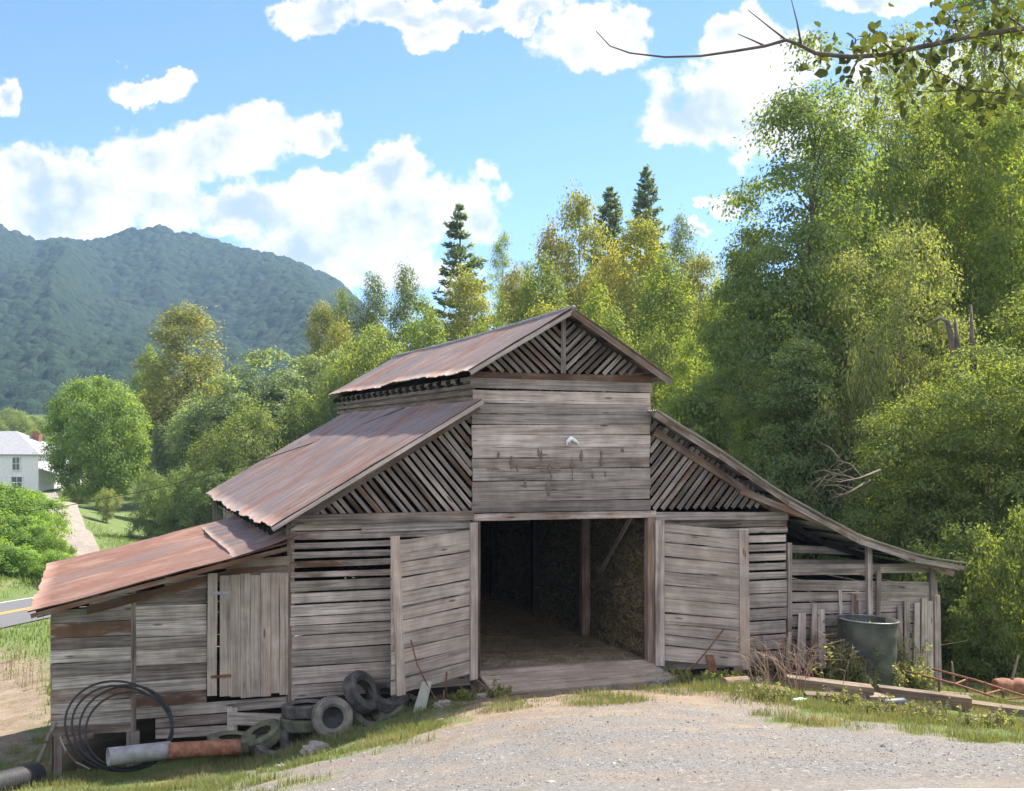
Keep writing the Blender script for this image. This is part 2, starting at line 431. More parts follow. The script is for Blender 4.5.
LC = dict(
    bright=leafmat('leaves_bright', (.105, .165, .044), (.168, .225, .056), (.18, .21, .055)),
    mid=leafmat('leaves_mid', (.086, .136, .048), (.145, .188, .062), (.15, .18, .065)),
    dark=leafmat('leaves_dark', (.082, .132, .054), (.128, .178, .068), trans=0.50),
    yellow=leafmat('leaves_yellow', (.145, .180, .050), (.205, .222, .062), (.21, .21, .075)),
    olive=leafmat('leaves_olive', (.125, .165, .075), (.175, .205, .092)),
    conifer=leafmat('conifer_needles', (.090, .140, .092), (.135, .190, .115), trans=0.52),
    pine=leafmat('pale_pine_needles', (.135, .195, .110), (.180, .240, .135), trans=0.55),
    autumn=leafmat('leaves_autumn', (.150, .172, .060), (.205, .205, .075), (.22, .19, .08)),
    lime=leafmat('leaves_lime', (.105, .200, .045), (.150, .240, .055), (.15, .21, .06)),
    round=leafmat('leaves_round', (.095, .160, .040), (.150, .220, .050)),
    hanging=leafmat('hanging_leaves', (.060, .090, .030), (.105, .125, .040), trans=0.40, glow=1.5),
)

# ------------------------------------------------------------------ barn frame and ground height
TH = math.atan(412 / 1200); c_, s_ = math.cos(TH), math.sin(TH)
OX, OY = -.618, 20.6
def bw(u, v): return (OX + c_ * u - s_ * v, OY + s_ * u + c_ * v)

CP = [(0, -12, 2.9), (0, 0, 2.75), (14, 0, 2.85), (-14, 0, 2.2), (0, 9, 1.69), (9, 9.5, 1.62), (-6, 9, .9), (-3.05, 14, .21), (-1, 11, 1.15), (.6, 15, .80),
      (4.2, 15, .62), (7.7, 19, -.10), (12, 18, -.1), (-7.5, 16.5, -.55), (-12, 18, -1.1), (-12, 28, -1.8), (-16, 38, -2.3), (-20, 20, -1.9),
      (-19.6, 46, -2.98), (-22.6, 53, -2.99), (-23.4, 56, -2.5), (-30, 70, -.5), (-34, 80, .7), (-24, 68, -2.6), (-29, 80, -2.0), (-36, 96, -1.1),
      (-22.6, 75, -2.4), (-20, 90, -3.6), (-20, 105, -3.5), (-45, 115, -2.4), (-62, 150, -2.5), (-30, 130, -2.5), (-10, 60, -2.9), (-6, 76, -2.8), (-10, 45, -2.2), (-30, 45, -2.8), (-45, 60, 1),
      (0, 50, -1.2), (5, 90, 0), (12, 48, -.5), (22, 50, 1.5), (12, 80, 4), (30, 80, 9), (2, 112, 4), (30, 120, 17), (60, 120, 24), (60, 60, 13), (42, 42, 5),
      (25, 32, -.8), (38, 26, 1), (22, 22, -.7), (30, 10, 1.5), (18, 28, -1.1), (-60, 200, 0), (0, 250, 18), (110, 250, 45), (-200, 400, 12), (0, 420, 25), (250, 350, 60), (-300, 200, 10), (-120, 60, 3), (-60, 20, -1), (-100, -60, 3), (100, -60, 5), (120, 40, 25)]
for (u, v, z) in [(0, -.9, .06), (3.2, -.9, .08), (1.6, -.9, .09), (1.6, .6, 0), (-2.6, -.8, -.38), (-3.9, -.8, -.68), (-5.3, -.8, -.76), (-6.8, -.9, -.74), (6, -.8, -.2), (7.8, -.8, -.42), (9.5, -.8, -.55),
                  (12, -1, -.85), (1.6, 6, -.2), (-5, 5, -1.2), (-5, 2, -.95), (1.6, 13, -.6), (8, 6, -.9), (8, 2, -.6), (14, 5, -1.2)]:
    x, y = bw(u, v); CP.append((x, y, z))
CP = np.array(CP, float); _S = 10.0
def _phi(r2): return 0.5 * r2 * np.log(r2 + 1e-12)
_P = CP[:, :2] / _S; _n = len(CP)
_A = np.zeros((_n + 3, _n + 3)); _d2 = ((_P[:, None] - _P[None]) ** 2).sum(-1)
_A[:_n, :_n] = _phi(_d2) + np.eye(_n) * 0.002; _A[:_n, _n] = 1; _A[:_n, _n + 1:] = _P; _A[_n, :_n] = 1; _A[_n + 1:, :_n] = _P.T
_W = np.linalg.solve(_A, np.concatenate([CP[:, 2], np.zeros(3)]))


def vnoise(x, y, seed=0):
    xi = np.floor(x).astype(np.int64); yi = np.floor(y).astype(np.int64); fx = x - xi; fy = y - yi
    def h(a, b):
        n = (a * 374761393 + b * 668265263 + seed * 1442695041) & 0x7fffffff
        n = ((n ^ (n >> 13)) * 1274126177) & 0x7fffffff
        return (n ^ (n >> 16)) / 0x7fffffff
    fx = fx * fx * (3 - 2 * fx); fy = fy * fy * (3 - 2 * fy)
    return (h(xi, yi) * (1 - fx) + h(xi + 1, yi) * fx) * (1 - fy) + (h(xi, yi + 1) * (1 - fx) + h(xi + 1, yi + 1) * fx) * fy
def fbm(x, y, o=4, seed=0):
    a = 0; amp = .5
    for i in range(o):
        a = a + amp * vnoise(x * 2 ** i, y * 2 ** i, seed + i); amp *= .5
    return a / (1 - .5 ** o)


def hgt(X, Y):
    X = np.atleast_1d(np.asarray(X, float)); Y = np.atleast_1d(np.asarray(Y, float))
    xc = np.clip(X, -280, 260); yc = np.clip(Y, -70, 420)
    q = np.stack([xc, yc], -1).reshape(-1, 2) / _S
    out = np.empty(len(q))
    for i in range(0, len(q), 20000):
        s = q[i:i + 20000]; d2 = ((s[:, None] - _P[None]) ** 2).sum(-1)
        out[i:i + 20000] = _phi(d2) @ _W[:_n] + _W[_n] + s @ _W[_n + 1:]
    out = np.clip(out.reshape(X.shape), -4, 70)
    d = np.hypot(X, Y)
    out = out + (fbm(X * .9, Y * .9, 4, 3) - .5) * np.clip(.10 + .002 * d, 0, 1.0) + (fbm(X * 5, Y * 5, 2, 9) - .5) * .03
    return out
def H(x, y): return float(hgt([x], [y])[0])


def ray(px, py, ymin=5, ymax=400):
    """point where the sight line through a pixel meets the ground"""
    ys = np.concatenate([np.arange(ymin, 60, .1), np.arange(60, ymax, .5)])
    xs = (px - 512) / F * ys; zs = CZ - (py - 437) / F * ys; h = hgt(xs, ys)
    k = np.where(zs <= h)[0]
    if len(k) == 0: return xs[-1], ys[-1], h[-1]
    k = k[0]
    return float(xs[k]), float(ys[k]), float(h[k])

# ------------------------------------------------------------------ ground
def sdf(px, py, poly):
    """signed distance to polygon, positive inside"""
    P = np.array(poly, float); n = len(P); d = np.full(px.shape, 1e18); ins = np.zeros(px.shape, bool)
    for i in range(n):
        a = P[i]; b = P[(i + 1) % n]; e = b - a
        wx = px - a[0]; wy = py - a[1]; t = np.clip((wx * e[0] + wy * e[1]) / (e @ e), 0, 1)
        d = np.minimum(d, (wx - e[0] * t) ** 2 + (wy - e[1] * t) ** 2)
        c = ((a[1] > py) != (b[1] > py)) & (px < (b[0] - a[0]) * (py - a[1]) / (b[1] - a[1] + 1e-12) + a[0])
        ins ^= c
    d = np.sqrt(d); return np.where(ins, d, -d)


gp = [ray(*p)[:2] for p in [(225, 788), (300, 765), (420, 737), (500, 716), (560, 706), (650, 700), (760, 704), (850, 722), (1023, 742)]]
GRAVEL = [(-5, 9)] + gp + [(24, 19), (30, 9), (30, 6.2), (-5, 6.2)]
dp = [ray(*p)[:2] for p in [(400, 745), (440, 714), (480, 697), (560, 684), (660, 679), (700, 690), (780, 695), (800, 712), (720, 722), (620, 722), (520, 730), (440, 750)]]
DIRT = dp
RUB = [ray(*p)[:2] for p in [(-60, 665), (0, 650), (60, 668), (60, 745), (40, 760), (-60, 770)]]
def masks(X, Y):
    nz = (fbm(X * .8, Y * .8, 4, 21) - .5); nf = (fbm(X * 3.5, Y * 3.5, 3, 31) - .5)
    g = np.clip(sdf(X, Y, GRAVEL) / 1.6 + nz * 3.4 + nf * 2.6 + .1, 0, 1)
    d = np.clip(sdf(X, Y, DIRT) / .6 + nz * 3.5 + nf * 2.5 + .4, 0, 1)
    r = np.clip(sdf(X, Y, RUB) / .8 + nz * 2.5 + nf * 4 + .5, 0, 1) * .95
    ub = np.clip(sdf(X, Y, [bw(-6.9, .2), bw(9.6, .2), bw(9.6, 13), bw(-6.9, 13)]) / .5, 0, 1)
    d = np.maximum(np.maximum(d, r), ub)
    rut = .5 + .5 * np.cos((X * .35 + Y * 1.0) * 2.6 + nz * 6)
    return g * np.clip(1 - .35 * rut * (nf * 3 + .8), 0, 1) * (1 - .55 * d * np.clip(.5 + nf * 4, 0, 1)), np.maximum(d, g * .999)


def axis(lo, hi, segs):
    out = []
    for a, b, st in segs: out.append(np.arange(a, b, st))
    return np.concatenate([np.array([lo])] + out + [np.array([hi])])
gx = axis(-1480, 1480, [(-1400, -200, 60), (-200, -70, 6), (-70, -16, .7), (-16, 16, .12), (16, 70, .6), (70, 250, 6), (250, 1400, 60)])
gy = axis(-55, 1550, [(-50, 4, 2), (4, 30, .12), (30, 110, .6), (110, 430, 5), (430, 1500, 60)])
GX, GY = np.meshgrid(gx, gy); GZ = hgt(GX, GY)
# level off under the left-hand road and its track
road_c = [(-30, 22), (-26, 34), (-23.3, 42), (-21.1, 49.5), (-18.6, 55.5), (-14, 64), (-6, 76), (4, 90)]
drive_c = [(-19, 57), (-22, 62), (-24.5, 68), (-27.2, 74), (-29.6, 80), (-33, 88), (-36, 96), (-41, 108), (-50, 130), (-56, 144)]
def smooth_line(pts, n=14):
    P = [pts[0]] + list(pts) + [pts[-1]]; P = [np.array(p, float) for p in P]; out = []
    for i in range(1, len(P) - 2):
        for k in range(n):
            t = k / n
            out.append(.5 * ((2 * P[i]) + (-P[i - 1] + P[i + 1]) * t + (2 * P[i - 1] - 5 * P[i] + 4 * P[i + 1] - P[i + 2]) * t * t + (-P[i - 1] + 3 * P[i] - 3 * P[i + 1] + P[i + 2]) * t ** 3))
    out.append(P[-2]); return np.array(out)
RL = smooth_line(road_c); DL = smooth_line(drive_c)
def dline(X, Y, L):
    d = np.full(X.shape, 1e9)
    for a, b in zip(L[:-1], L[1:]):
        e = b - a; t = np.clip(((X - a[0]) * e[0] + (Y - a[1]) * e[1]) / (e @ e), 0, 1)
        d = np.minimum(d, np.hypot(X - a[0] - e[0] * t, Y - a[1] - e[1] * t))
    return d
near = (np.abs(GX + 24) < 45) & (GY > 15) & (GY < 160)
rd = np.full(GX.shape, 1e9); rd[near] = dline(GX[near], GY[near], RL)
wgt = np.clip((5.5 - rd) / 2.2, 0, 1); GZ = GZ * (1 - wgt) + (-3.0) * wgt
dd = np.full(GX.shape, 1e9); dd[near] = dline(GX[near], GY[near], DL)
mg, md = masks(GX, GY)
mg[GY > 45] = 0
nx = len(gx); idx = np.arange(len(gy) * nx).reshape(len(gy), nx)
Fq = np.stack([idx[:-1, :-1], idx[:-1, 1:], idx[1:, 1:], idx[1:, :-1]], -1).reshape(-1, 4)
V = np.stack([GX, GY, GZ], -1).reshape(-1, 3)

m, t = newmat('ground_surface')
at = t.node('ShaderNodeAttribute', attribute_name='mask'); sp = t.node('ShaderNodeSeparateXYZ', {0: at.outputs['Vector']})
G, D, WD = sp.outputs
oc = t.node('ShaderNodeTexCoord').outputs['Object']
nA = t.noise(oc, 1.3, 6, .65); nB = t.noise(oc, 9, 6, .7); nC = t.noise(oc, 45, 4, .7)
vo = t.node('ShaderNodeTexVoronoi', {'Scale': 34.0}); t.l.new(oc, vo.inputs['Vector'])
vc = t.node('ShaderNodeSeparateColor', {0: vo.outputs['Color']}).outputs[0]
vo2 = t.node('ShaderNodeTexVoronoi', {'Scale': 11.0}); t.l.new(oc, vo2.inputs['Vector'])
vc2 = t.node('ShaderNodeSeparateColor', {0: vo2.outputs['Color']}).outputs[0]
gr = t.mix(vc, (.135, .131, .126), (.222, .214, .205))
gr = t.mix(t.m('MULTIPLY', t.step(vc2, .8, .95), t.step(vo2.outputs['Distance'], .25, .45, 1, 0)), gr, (.30, .28, .26))
gr = t.mix(t.m('MULTIPLY', t.step(nC, .35, .7), .35), gr, (.115, .105, .092))
gr = t.mix(t.m('MULTIPLY', t.step(nA, .50, .70), .5), gr, (.20, .165, .128))
di = t.mix(t.step(nB, .35, .65), (.225, .165, .112), (.165, .122, .086))
di = t.mix(t.step(nA, .4, .7), di, (.27, .215, .16))
di = t.mix(t.m('MULTIPLY', t.step(vc, .75, .9), .5), di, (.30, .265, .23))
gs = t.mix(t.step(nB, .35, .65), (.095, .145, .048), (.135, .175, .062))
gs = t.mix(t.m('MULTIPLY', t.step(nA, .50, .70), .5), gs, (.22, .18, .10))
wd = t.mix(t.step(nB, .35, .65), (.045, .07, .02), (.085, .11, .035))
col = t.mix(WD, gs, wd)
col = t.mix(D, col, di); col = t.mix(G, col, gr)
hh = t.m('ADD', t.m('MULTIPLY', vo.outputs['Distance'], .5), nC)
finish(t, col, .97, hh, .7, .03, spec=.1)
far = np.clip((np.hypot(GX, GY - 20) - 38) / 20, 0, 1) * np.clip((GX + 14 - (GY - 60) * .0) / 10, 0, 1)
far = np.maximum(far, np.clip((GY - 110) / 30, 0, 1)); far[(GX > 10) & (GY > 24)] = 1
grd = npmesh('ground', V, Fq, m, attrs={'mask': np.stack([mg, md, far], -1).reshape(-1, 3)}, smooth=True)
tag(grd, kind='structure')


def strip(name, L, wdt, mat, lift, off=0.0, kind='structure', zfix=None, parent=None, zsm=0):
    T = np.gradient(L, axis=0); T /= np.linalg.norm(T, axis=1)[:, None]; N = np.stack([-T[:, 1], T[:, 0]], -1)
    cols = np.linspace(-wdt / 2, wdt / 2, 7) + off; V = []
    for cc in cols:
        P = L + N * cc
        z = (np.full(len(P), zfix) if zfix is not None else hgt(P[:, 0], P[:, 1])) + lift
        if zsm: z = np.convolve(np.pad(z, zsm, mode='edge'), np.ones(2 * zsm + 1) / (2 * zsm + 1), 'valid')
        V.append(np.stack([P[:, 0], P[:, 1], z], -1))
    V = np.stack(V, 1).reshape(-1, 3); k = len(cols); n = len(L)
    idx = np.arange(n * k).reshape(n, k)
    Fq = np.stack([idx[:-1, :-1], idx[:-1, 1:], idx[1:, 1:], idx[1:, :-1]], -1).reshape(-1, 4)
    Fq = Fq[:, ::-1]
    o = npmesh(name, V, Fq, mat, parent, smooth=True); tag(o, kind=kind); return o
strip('road', RL, 5.2, M['asphalt'], .05, zfix=-3.0)
strip('road_marking', RL, .12, M['yellow'], .058, off=.13, zfix=-3.0)
strip('road_marking', RL, .12, M['yellow'], .058, off=-.13, zfix=-3.0)
strip('road_marking', RL, .10, M['line'], .058, off=2.4, zfix=-3.0)
DLf = np.array([DL[0] + (DL[-1] - DL[0]) * 0 + 0 * DL[0]] * 0 + [p for p in DL]); 
# gravel track up to the house, draped on the slope
def drape(name, L, wdt, mat, lift):
    return strip(name, L, wdt, mat, lift)
dense = np.stack([np.interp(np.linspace(0, len(DL) - 1, 300), np.arange(len(DL)), DL[:, i]) for i in (0, 1)], -1)
drape('driveway', dense, 2.3, M['drive'], .30)
# the road the photographer stands on: asphalt with its white edge line
NR = np.stack([np.linspace(-30, 34, 200), np.interp(np.linspace(-30, 34, 200), [-30, 0, 2.5, 4.5, 34], [9.3, 9.05, 8.98, 8.78, 8.3]) - 3.90], -1)
strip('road', NR, 5.4, M['asphalt'], .09, zsm=12)
strip('road_marking', NR, .09, M['line'], .10, off=2.6, zsm=12)

# ------------------------------------------------------------------ forested mountain
def worley(x, y, seed=5):
    xi = np.floor(x).astype(np.int64); yi = np.floor(y).astype(np.int64); best = np.full(x.shape, 9.); bid = np.zeros(x.shape)
    def h(a, b, s):
        n = (a * 374761393 + b * 668265263 + s * 974634777) & 0x7fffffff
        n = ((n ^ (n >> 13)) * 1274126177) & 0x7fffffff
        return (n ^ (n >> 16)) / 0x7fffffff
    for i in (-1, 0, 1):
        for j in (-1, 0, 1):
            a = xi + i; b = yi + j; px = a + h(a, b, seed); py = b + h(a, b, seed + 1)
            d = np.hypot(x - px, y - py); r = h(a, b, seed + 2); s = d < best
            best = np.where(s, d, best); bid = np.where(s, r, bid)
    return best, bid


def mountain(name, sky_pts, y0, y1, y2, pxa, pxb, nxp, nyp, crown, zbase, matn, seed, power=1.15):
    a = np.linspace(pxa, pxb, nxp); yv = np.concatenate([y0 + (y1 - y0) * np.linspace(0, 1, nyp) ** 0.8, np.linspace(y1, y2, 30)[1:]])
    A, Yg = np.meshgrid(a, yv); Xg = (A - 512) / F * Yg
    Yw = Yg + 60 * (fbm(Xg * .004, Yg * .003, 3, seed) - .5) * np.clip((Yg - y0) / 300, 0, 1)
    sk = np.interp(a, [p[0] for p in sky_pts], [p[1] for p in sky_pts])
    top = (437 - sk) / F * y1 + CZ
    s = np.clip((Yg - y0) / (y1 - y0), 0, 1.0); back = np.clip((Yg - y1) / (y2 - y1), 0, 1)
    ridg = 1 - np.abs(2 * fbm(Xg * .0055 + Yg * .0016, Yg * .0011, 4, seed + 3) - 1)
    Z = zbase + (top[None] - zbase) * s ** power + (ridg - .8) * 95 * s * (1 - s ** 3) * 1.3 - back ** 1.5 * (top[None] - zbase)
    Z += (fbm(Xg * .02, Yg * .02, 3, seed + 7) - .5) * 9 * s
    d, r = worley(Xg / crown, Yw / (crown * 1.1), seed)
    d2, r2 = worley(Xg / (crown * .38), Yw / (crown * .4), seed + 9)
    Z += np.sqrt(np.clip(1 - (d / .75) ** 2, 0, 1)) * crown * .62 * (.5 + .8 * r) + (1 - d2) * crown * .16
    nx_ = len(a); idx = np.arange(Z.size).reshape(Z.shape)
    Fq = np.stack([idx[:-1, :-1], idx[:-1, 1:], idx[1:, 1:], idx[1:, :-1]], -1).reshape(-1, 4)
    o = npmesh(name, np.stack([Xg, Yw, Z], -1).reshape(-1, 3), Fq, matn, attrs={'tint': (r * .7 + r2 * .3).ravel()}, smooth=True)
    tag(o, kind='structure'); return o
m, t = newmat('distant_forest')
at = t.node('ShaderNodeAttribute', attribute_name='tint').outputs['Fac']; oc = t.node('ShaderNodeTexCoord').outputs['Object']
big = t.noise(oc, .012, 4)
c = t.mix(at, (.010, .022, .020), (.038, .060, .036)); c = t.mix(t.m('MULTIPLY', t.step(big, .45, .7), .5), c, (.035, .055, .030))
c = t.mix(t.m('MULTIPLY', t.step(t.noise(oc, .5, 3), .5, .7), .4), c, (.03, .05, .02))
finish(t, c, 1.0, t.noise(oc, .45, 5, .7), .9, 2.0, spec=.05)
mountain('mountain', [(-400, 250), (-150, 190), (0, 229), (20, 236), (40, 247), (60, 244), (85, 246), (110, 240), (140, 235), (165, 233), (200, 240), (250, 254), (300, 268), (335, 281), (370, 315), (410, 355), (500, 390), (700, 400), (1500, 425)],
         330, 1150, 1450, -380, 1000, 900, 620, 7.6, -3, m, 11)

# ------------------------------------------------------------------ thin summer haze
hm, t = newmat('summer_haze')
pv = t.node('ShaderNodeVolumePrincipled'); pv.inputs['Color'].default_value = (.45, .68, 1.0, 1); pv.inputs['Density'].default_value = 0.00020
pv.inputs['Anisotropy'].default_value = 0.2
o_ = t.node('ShaderNodeOutputMaterial'); t.l.new(pv.outputs[0], o_.inputs['Volume'])
mb = MB(); mb.box((0, 755, 128), (3000, 1630, 272)); hz = mb.build('haze', hm); tag(hz, kind='stuff')

# ------------------------------------------------------------------ the barn (local frame: x along the front, y into the depth, z up from the yard)
barn = empty('barn', (OX, OY, 0), TH)
tag(barn, 'weathered grey plank barn with raised centre, open doorway and rusty tin roofs', 'barn')
XU, ZU, YU = (1, 0, 0), (0, 0, 1), (0, 1, 0)
FN = (0, -1, 0)


def hboards(mb, x0, x1, z0, z1, y, hmin=.17, hmax=.24, gap=.006, th=.025, side='y', topf=None, botf=None, rag=.02, tilt=.008, gaps=None, browns=None, splits=()):
    """horizontal boards filling a rectangle (or below a sloped top topf(x)->z)"""
    z = z0
    while z < z1 - .03:
        h = random.uniform(hmin, hmax)
        if z + h > z1: h = z1 - z
        g = gap if gaps is None else gaps(z + h / 2)
        cz = z + h / 2
        segs = [(x0, x1)]
        if splits:
            xs = [x0] + list(splits) + [x1]; segs = list(zip(xs[:-1], xs[1:]))
        for (a, b) in segs:
            a_ = a; b_ = b
            if topf is not None:
                xs_ = np.linspace(a, b, 40); ok = [x for x in xs_ if topf(x) >= z + h * .25]
                if not ok: continue
                a_, b_ = min(ok), max(ok)
                if b_ - a_ < .1: continue
            a_ += random.uniform(-rag, rag) * .5; b_ += random.uniform(-rag, rag) * .5
            dz = random.uniform(-tilt, tilt); off = random.uniform(-.006, .006)
            zz = cz + (random.uniform(-.01, .01) if len(segs) > 1 else 0)
            P0, P1 = ((a_, y + off, zz - dz), (b_, y + off, zz + dz)) if side == 'y' else ((y + off, a_, zz - dz), (y + off, b_, zz + dz))
            wv = ZU
            mb.board(P0, P1, wv, max(.03, h - g), FN if side == 'y' else (-1, 0, 0), th, brown=None if browns is None else browns(cz))
        z += h


def slats(mb, poly, ang, width, pitch, y, th=.022, dark=None):
    """parallel slats at an angle, clipped to a convex polygon in the x-z plane"""
    d = np.array((math.cos(ang), math.sin(ang))); nrm = np.array((-d[1], d[0])); P = np.array(poly, float)
    pr = P @ nrm; s = pr.min() + pitch * .3
    while s < pr.max():
        ts = []
        for i in range(len(P)):
            a, b = P[i], P[(i + 1) % len(P)]; pa, pb = a @ nrm - s, b @ nrm - s
            if pa * pb < 0:
                q = a + (b - a) * pa / (pa - pb); ts.append(q @ d)
        if len(ts) == 2 and abs(ts[0] - ts[1]) > .12:
            t0, t1 = sorted(ts); p0 = d * t0 + nrm * s; p1 = d * t1 + nrm * s
            mb.board((p0[0], y, p0[1]), (p1[0], y + random.uniform(-.008, .008), p1[1] + random.uniform(-.015, .015)), (nrm[0], 0, nrm[1]), width * random.uniform(.88, 1.1), FN, th)
        s += pitch * random.uniform(.95, 1.05)


def post(x, y, z0, z1, w=.16, d=.16, mat='wood_dark', name='post', lean=0, brown=None, parent=None, tint=None):
    mb = MB(); mb.board((x, y, z0), (x + lean, y, z1), XU, w, FN, d, wob=.003, brown=brown, tint=tint)
    return mb.build(name, M[mat], parent or barn)


ML, MR = -3.16, 6.11       # mid bays
CL, CR = -.07, 3.29        # raised centre
SL, SR = -6.81, 9.53       # outer sheds
BZ = 2.97                  # beam height
# --- front wall of the raised centre
mb = MB()
hboards(mb, CL, CR, 3.03, 5.17, 0, .165, .225, gap=.007, browns=lambda z: max(0, random.gauss(.08, .10)), rag=.03)
mb.board((CL - .02, 0, 5.27), (CR + .03, 0, 5.23), ZU, .17, FN, .03, tint=.3, brown=.15)
mb.build('centre_wall', M['wood'], barn)
mb = MB(); mb.board((CL - .03, .02, 5.40), (CR + .02, .02, 5.385), ZU, .13, FN, .03, tint=.25, brown=.8)
mb.board((CL, .01, 5.30), (CL + .9, .01, 5.30), ZU, .2, FN, .03, tint=.2, brown=1)
mb.build('top_board', M['wood_dark'], barn)
# dark mud streaks and nests on that wall
for (px, py, w_, h_) in [(511, 462, 5, 13), (541, 455, 3, 12), (538, 452, 3, 8), (549, 468, 3, 9), (551, 476, 3, 12), (572, 468, 3, 22), (581, 455, 4, 11), (601, 458, 5, 15), (548, 487, 5, 16), (525, 483, 4, 9), (498, 455, 3, 7),
                         (592, 475, 3, 7), (605, 474, 4, 5), (622, 450, 4, 5), (517, 468, 4, 8)]:
    x, z = (lambda t, Y: (t, Y))(px, py)
    tt = (px - 512) / F; u = (OY * tt - OX) / (c_ - s_ * tt); Yw = OY + s_ * u; zz = CZ - (py - 437) / F * Yw
    mb = MB(); n = 7; pts = [(u + random.uniform(-.008, .008), -.022, zz + h_ * .0085 - i / (n - 1) * h_ * .018) for i in range(n)]
    mb.tube(pts, [w_ * .0095 * random.uniform(.15, 1.0) * (.25 + math.sin(math.pi * (i + .4) / n)) * .8 for i in range(n)], 6)
    mb.build('mud_streak', M['mud'], barn, True)
mb = MB()
for (a, b, py) in [(512, 536, 467), (534, 574, 468), (486, 500, 469), (540, 560, 471), (487, 515, 477)]:
    q = []
    for px in np.linspace(a, b, 8):
        tt = (px - 512) / F; u = (OY * tt - OX) / (c_ - s_ * tt); Yw = OY + s_ * u; q.append((u, -.016, CZ - (py + random.uniform(-1, 1) - 437) / F * Yw))
    mb.tube(q, [.004 + .022 * random.random() ** 2 for _ in q], 5)
mb.build('mud_ledge', M['mud'], barn, True)
rag = MB()
tt = (571 - 512) / F; u = (OY * tt - OX) / (c_ - s_ * tt); zz = CZ - (442 - 437) / F * (OY + s_ * u)
rag.tube([(u - .10, -.05, zz - .06), (u - .09, -.06, zz + .02), (u - .03, -.07, zz + .07), (u + .05, -.06, zz + .03), (u + .11, -.05, zz - .02), (u + .12, -.04, zz - .06)], [.015, .03, .04, .035, .02, .01], 6)
rag.tube([(u - .03, -.05, zz + .05), (u - .05, -.05, zz - .04)], [.02, .008], 6)
o = rag.build('rag', M['white_rag'], None, True); o.location = (OX, OY, 0); o.rotation_euler = (0, 0, TH)
tag(o, 'small crumpled white rag caught on the upper centre wall of the barn', 'rag')

# --- lattices
mb = MB(); PK = (1.61, 6.40)
slats(mb, [(CL + .05, 5.46), (1.57, 5.46), (1.57, 6.42)], R(-43), .068, .110, .01)
slats(mb, [(1.65, 6.42), (1.65, 5.46), (CR - .05, 5.46)], R(43), .068, .110, .01)
mb.board((1.61, 0, 5.46), (1.61, 0, 6.46), XU, .09, FN, .03, tint=.8, brown=0)
mb.build('gable_lattice', M['wood_lat'], barn)
mb = MB(); slats(mb, [(ML - .05, 3.05), (CL, 3.05), (CL, 4.90)], R(-50), .072, .116, .02); mb.build('left_lattice', M['wood_lat'], barn)
mb = MB(); slats(mb, [(CR, 4.70), (CR, 3.03), (6.0, 3.03)], R(50), .084, .122, .02); mb.build('right_lattice', M['wood_lat'], barn)
# beams over the doorway and the bays
mb = MB(); mb.board((ML - .02, -.05, 2.99), (CL, -.05, 3.0), ZU, .15, FN, .12, tint=.5, brown=.1); mb.build('beam', M['wood_dark'], barn)
mb = MB(); mb.board((CL, -.06, 2.965), (CR + .06, -.06, 2.955), ZU, .12, FN, .12, tint=.9, brown=.45); mb.build('beam', M['wood'], barn)
mb = MB(); mb.board((CR + .08, -.04, 2.91), (MR, -.04, 2.86), ZU, .15, FN, .05, tint=.45, brown=.1); mb.build('beam', M['wood'], barn)
mb = MB(); mb.board((CR + .08, -.015, 2.75), (MR - .01, -.015, 2.73), ZU, .13, FN, .03, tint=.4, brown=.2); mb.build('beam', M['wood_dark'], barn)
# --- left mid bay
mb = MB()
zs = [(.14, .30), (.44, .28), (.725, .26), (.975, .22), (1.175, .155), (1.33, .135), (1.50, .19), (1.70, .165), (1.90, .17)]
for z, h in zs:
    mb.board((ML + random.uniform(-.02, .02), 0, z), (-.02, 0, z + random.uniform(-.0, .02)), ZU, h - .008, FN, .026, brown=max(0, random.gauss(.05, .1)), tint=random.uniform(.35, .9))
mb.board((ML, 0, .0), (-1.2, 0, .04), ZU, .08, FN, .026, tint=.3)
mb.build('left_bay_wall', M['wood'], barn)
mb = MB()
for z, h in [(2.085, .095), (2.255, .10), (2.41, .10), (2.56, .09), (2.725, .13), (2.87, .12)]:
    mb.board((ML + random.uniform(-.02, .02), 0, z), (-.02, 0, z + random.uniform(-.01, .015)), ZU, h, FN, .024, tint=random.uniform(.3, .8), brown=random.uniform(0, .7))
mb.build('left_bay_slats', M['wood'], barn)
mb = MB(); mb.board((-2.0, -.035, 2.80), (.0, -.035, 2.83), ZU, .09, FN, .02, tint=.6, brown=0); mb.build('batten', M['wood'], barn)
# --- right mid bay
mb = MB()
for z, h in [(.2, .28), (.5, .28), (.78, .24), (1.03, .22), (1.28, .26), (1.54, .24)]:
    mb.board((3.4, 0, z), (MR + random.uniform(-.02, .03), 0, z - .0), ZU, h - .012, FN, .026, brown=.08, tint=random.uniform(.4, .9))
mb.build('right_bay_wall', M['wood'], barn)
mb = MB()
for z, h in [(1.76, .12), (1.93, .12), (2.10, .13), (2.28, .12), (2.45, .13), (2.61, .10)]:
    mb.board((3.4, 0, z), (MR + random.uniform(-.02, .03), 0, z - .01), ZU, h, FN, .024, tint=random.uniform(.45, .95), brown=.1)
mb.build('right_bay_slats', M['wood'], barn)
post(MR + .06, .02, -.3, 2.35, .09, .12, 'wood')
post(ML + .0, .06, -.5, 2.9, .12, .12, 'wood_dark')
post(ML - .06, -.01, -.6, 2.35, .05, .05, 'wood_dark')
# door posts
post(-.03, -.03, .12, 2.93, .15, .14, 'wood_dark'); post(3.27, -.03, .10, 2.90, .15, .14, 'wood_dark', brown=.3)

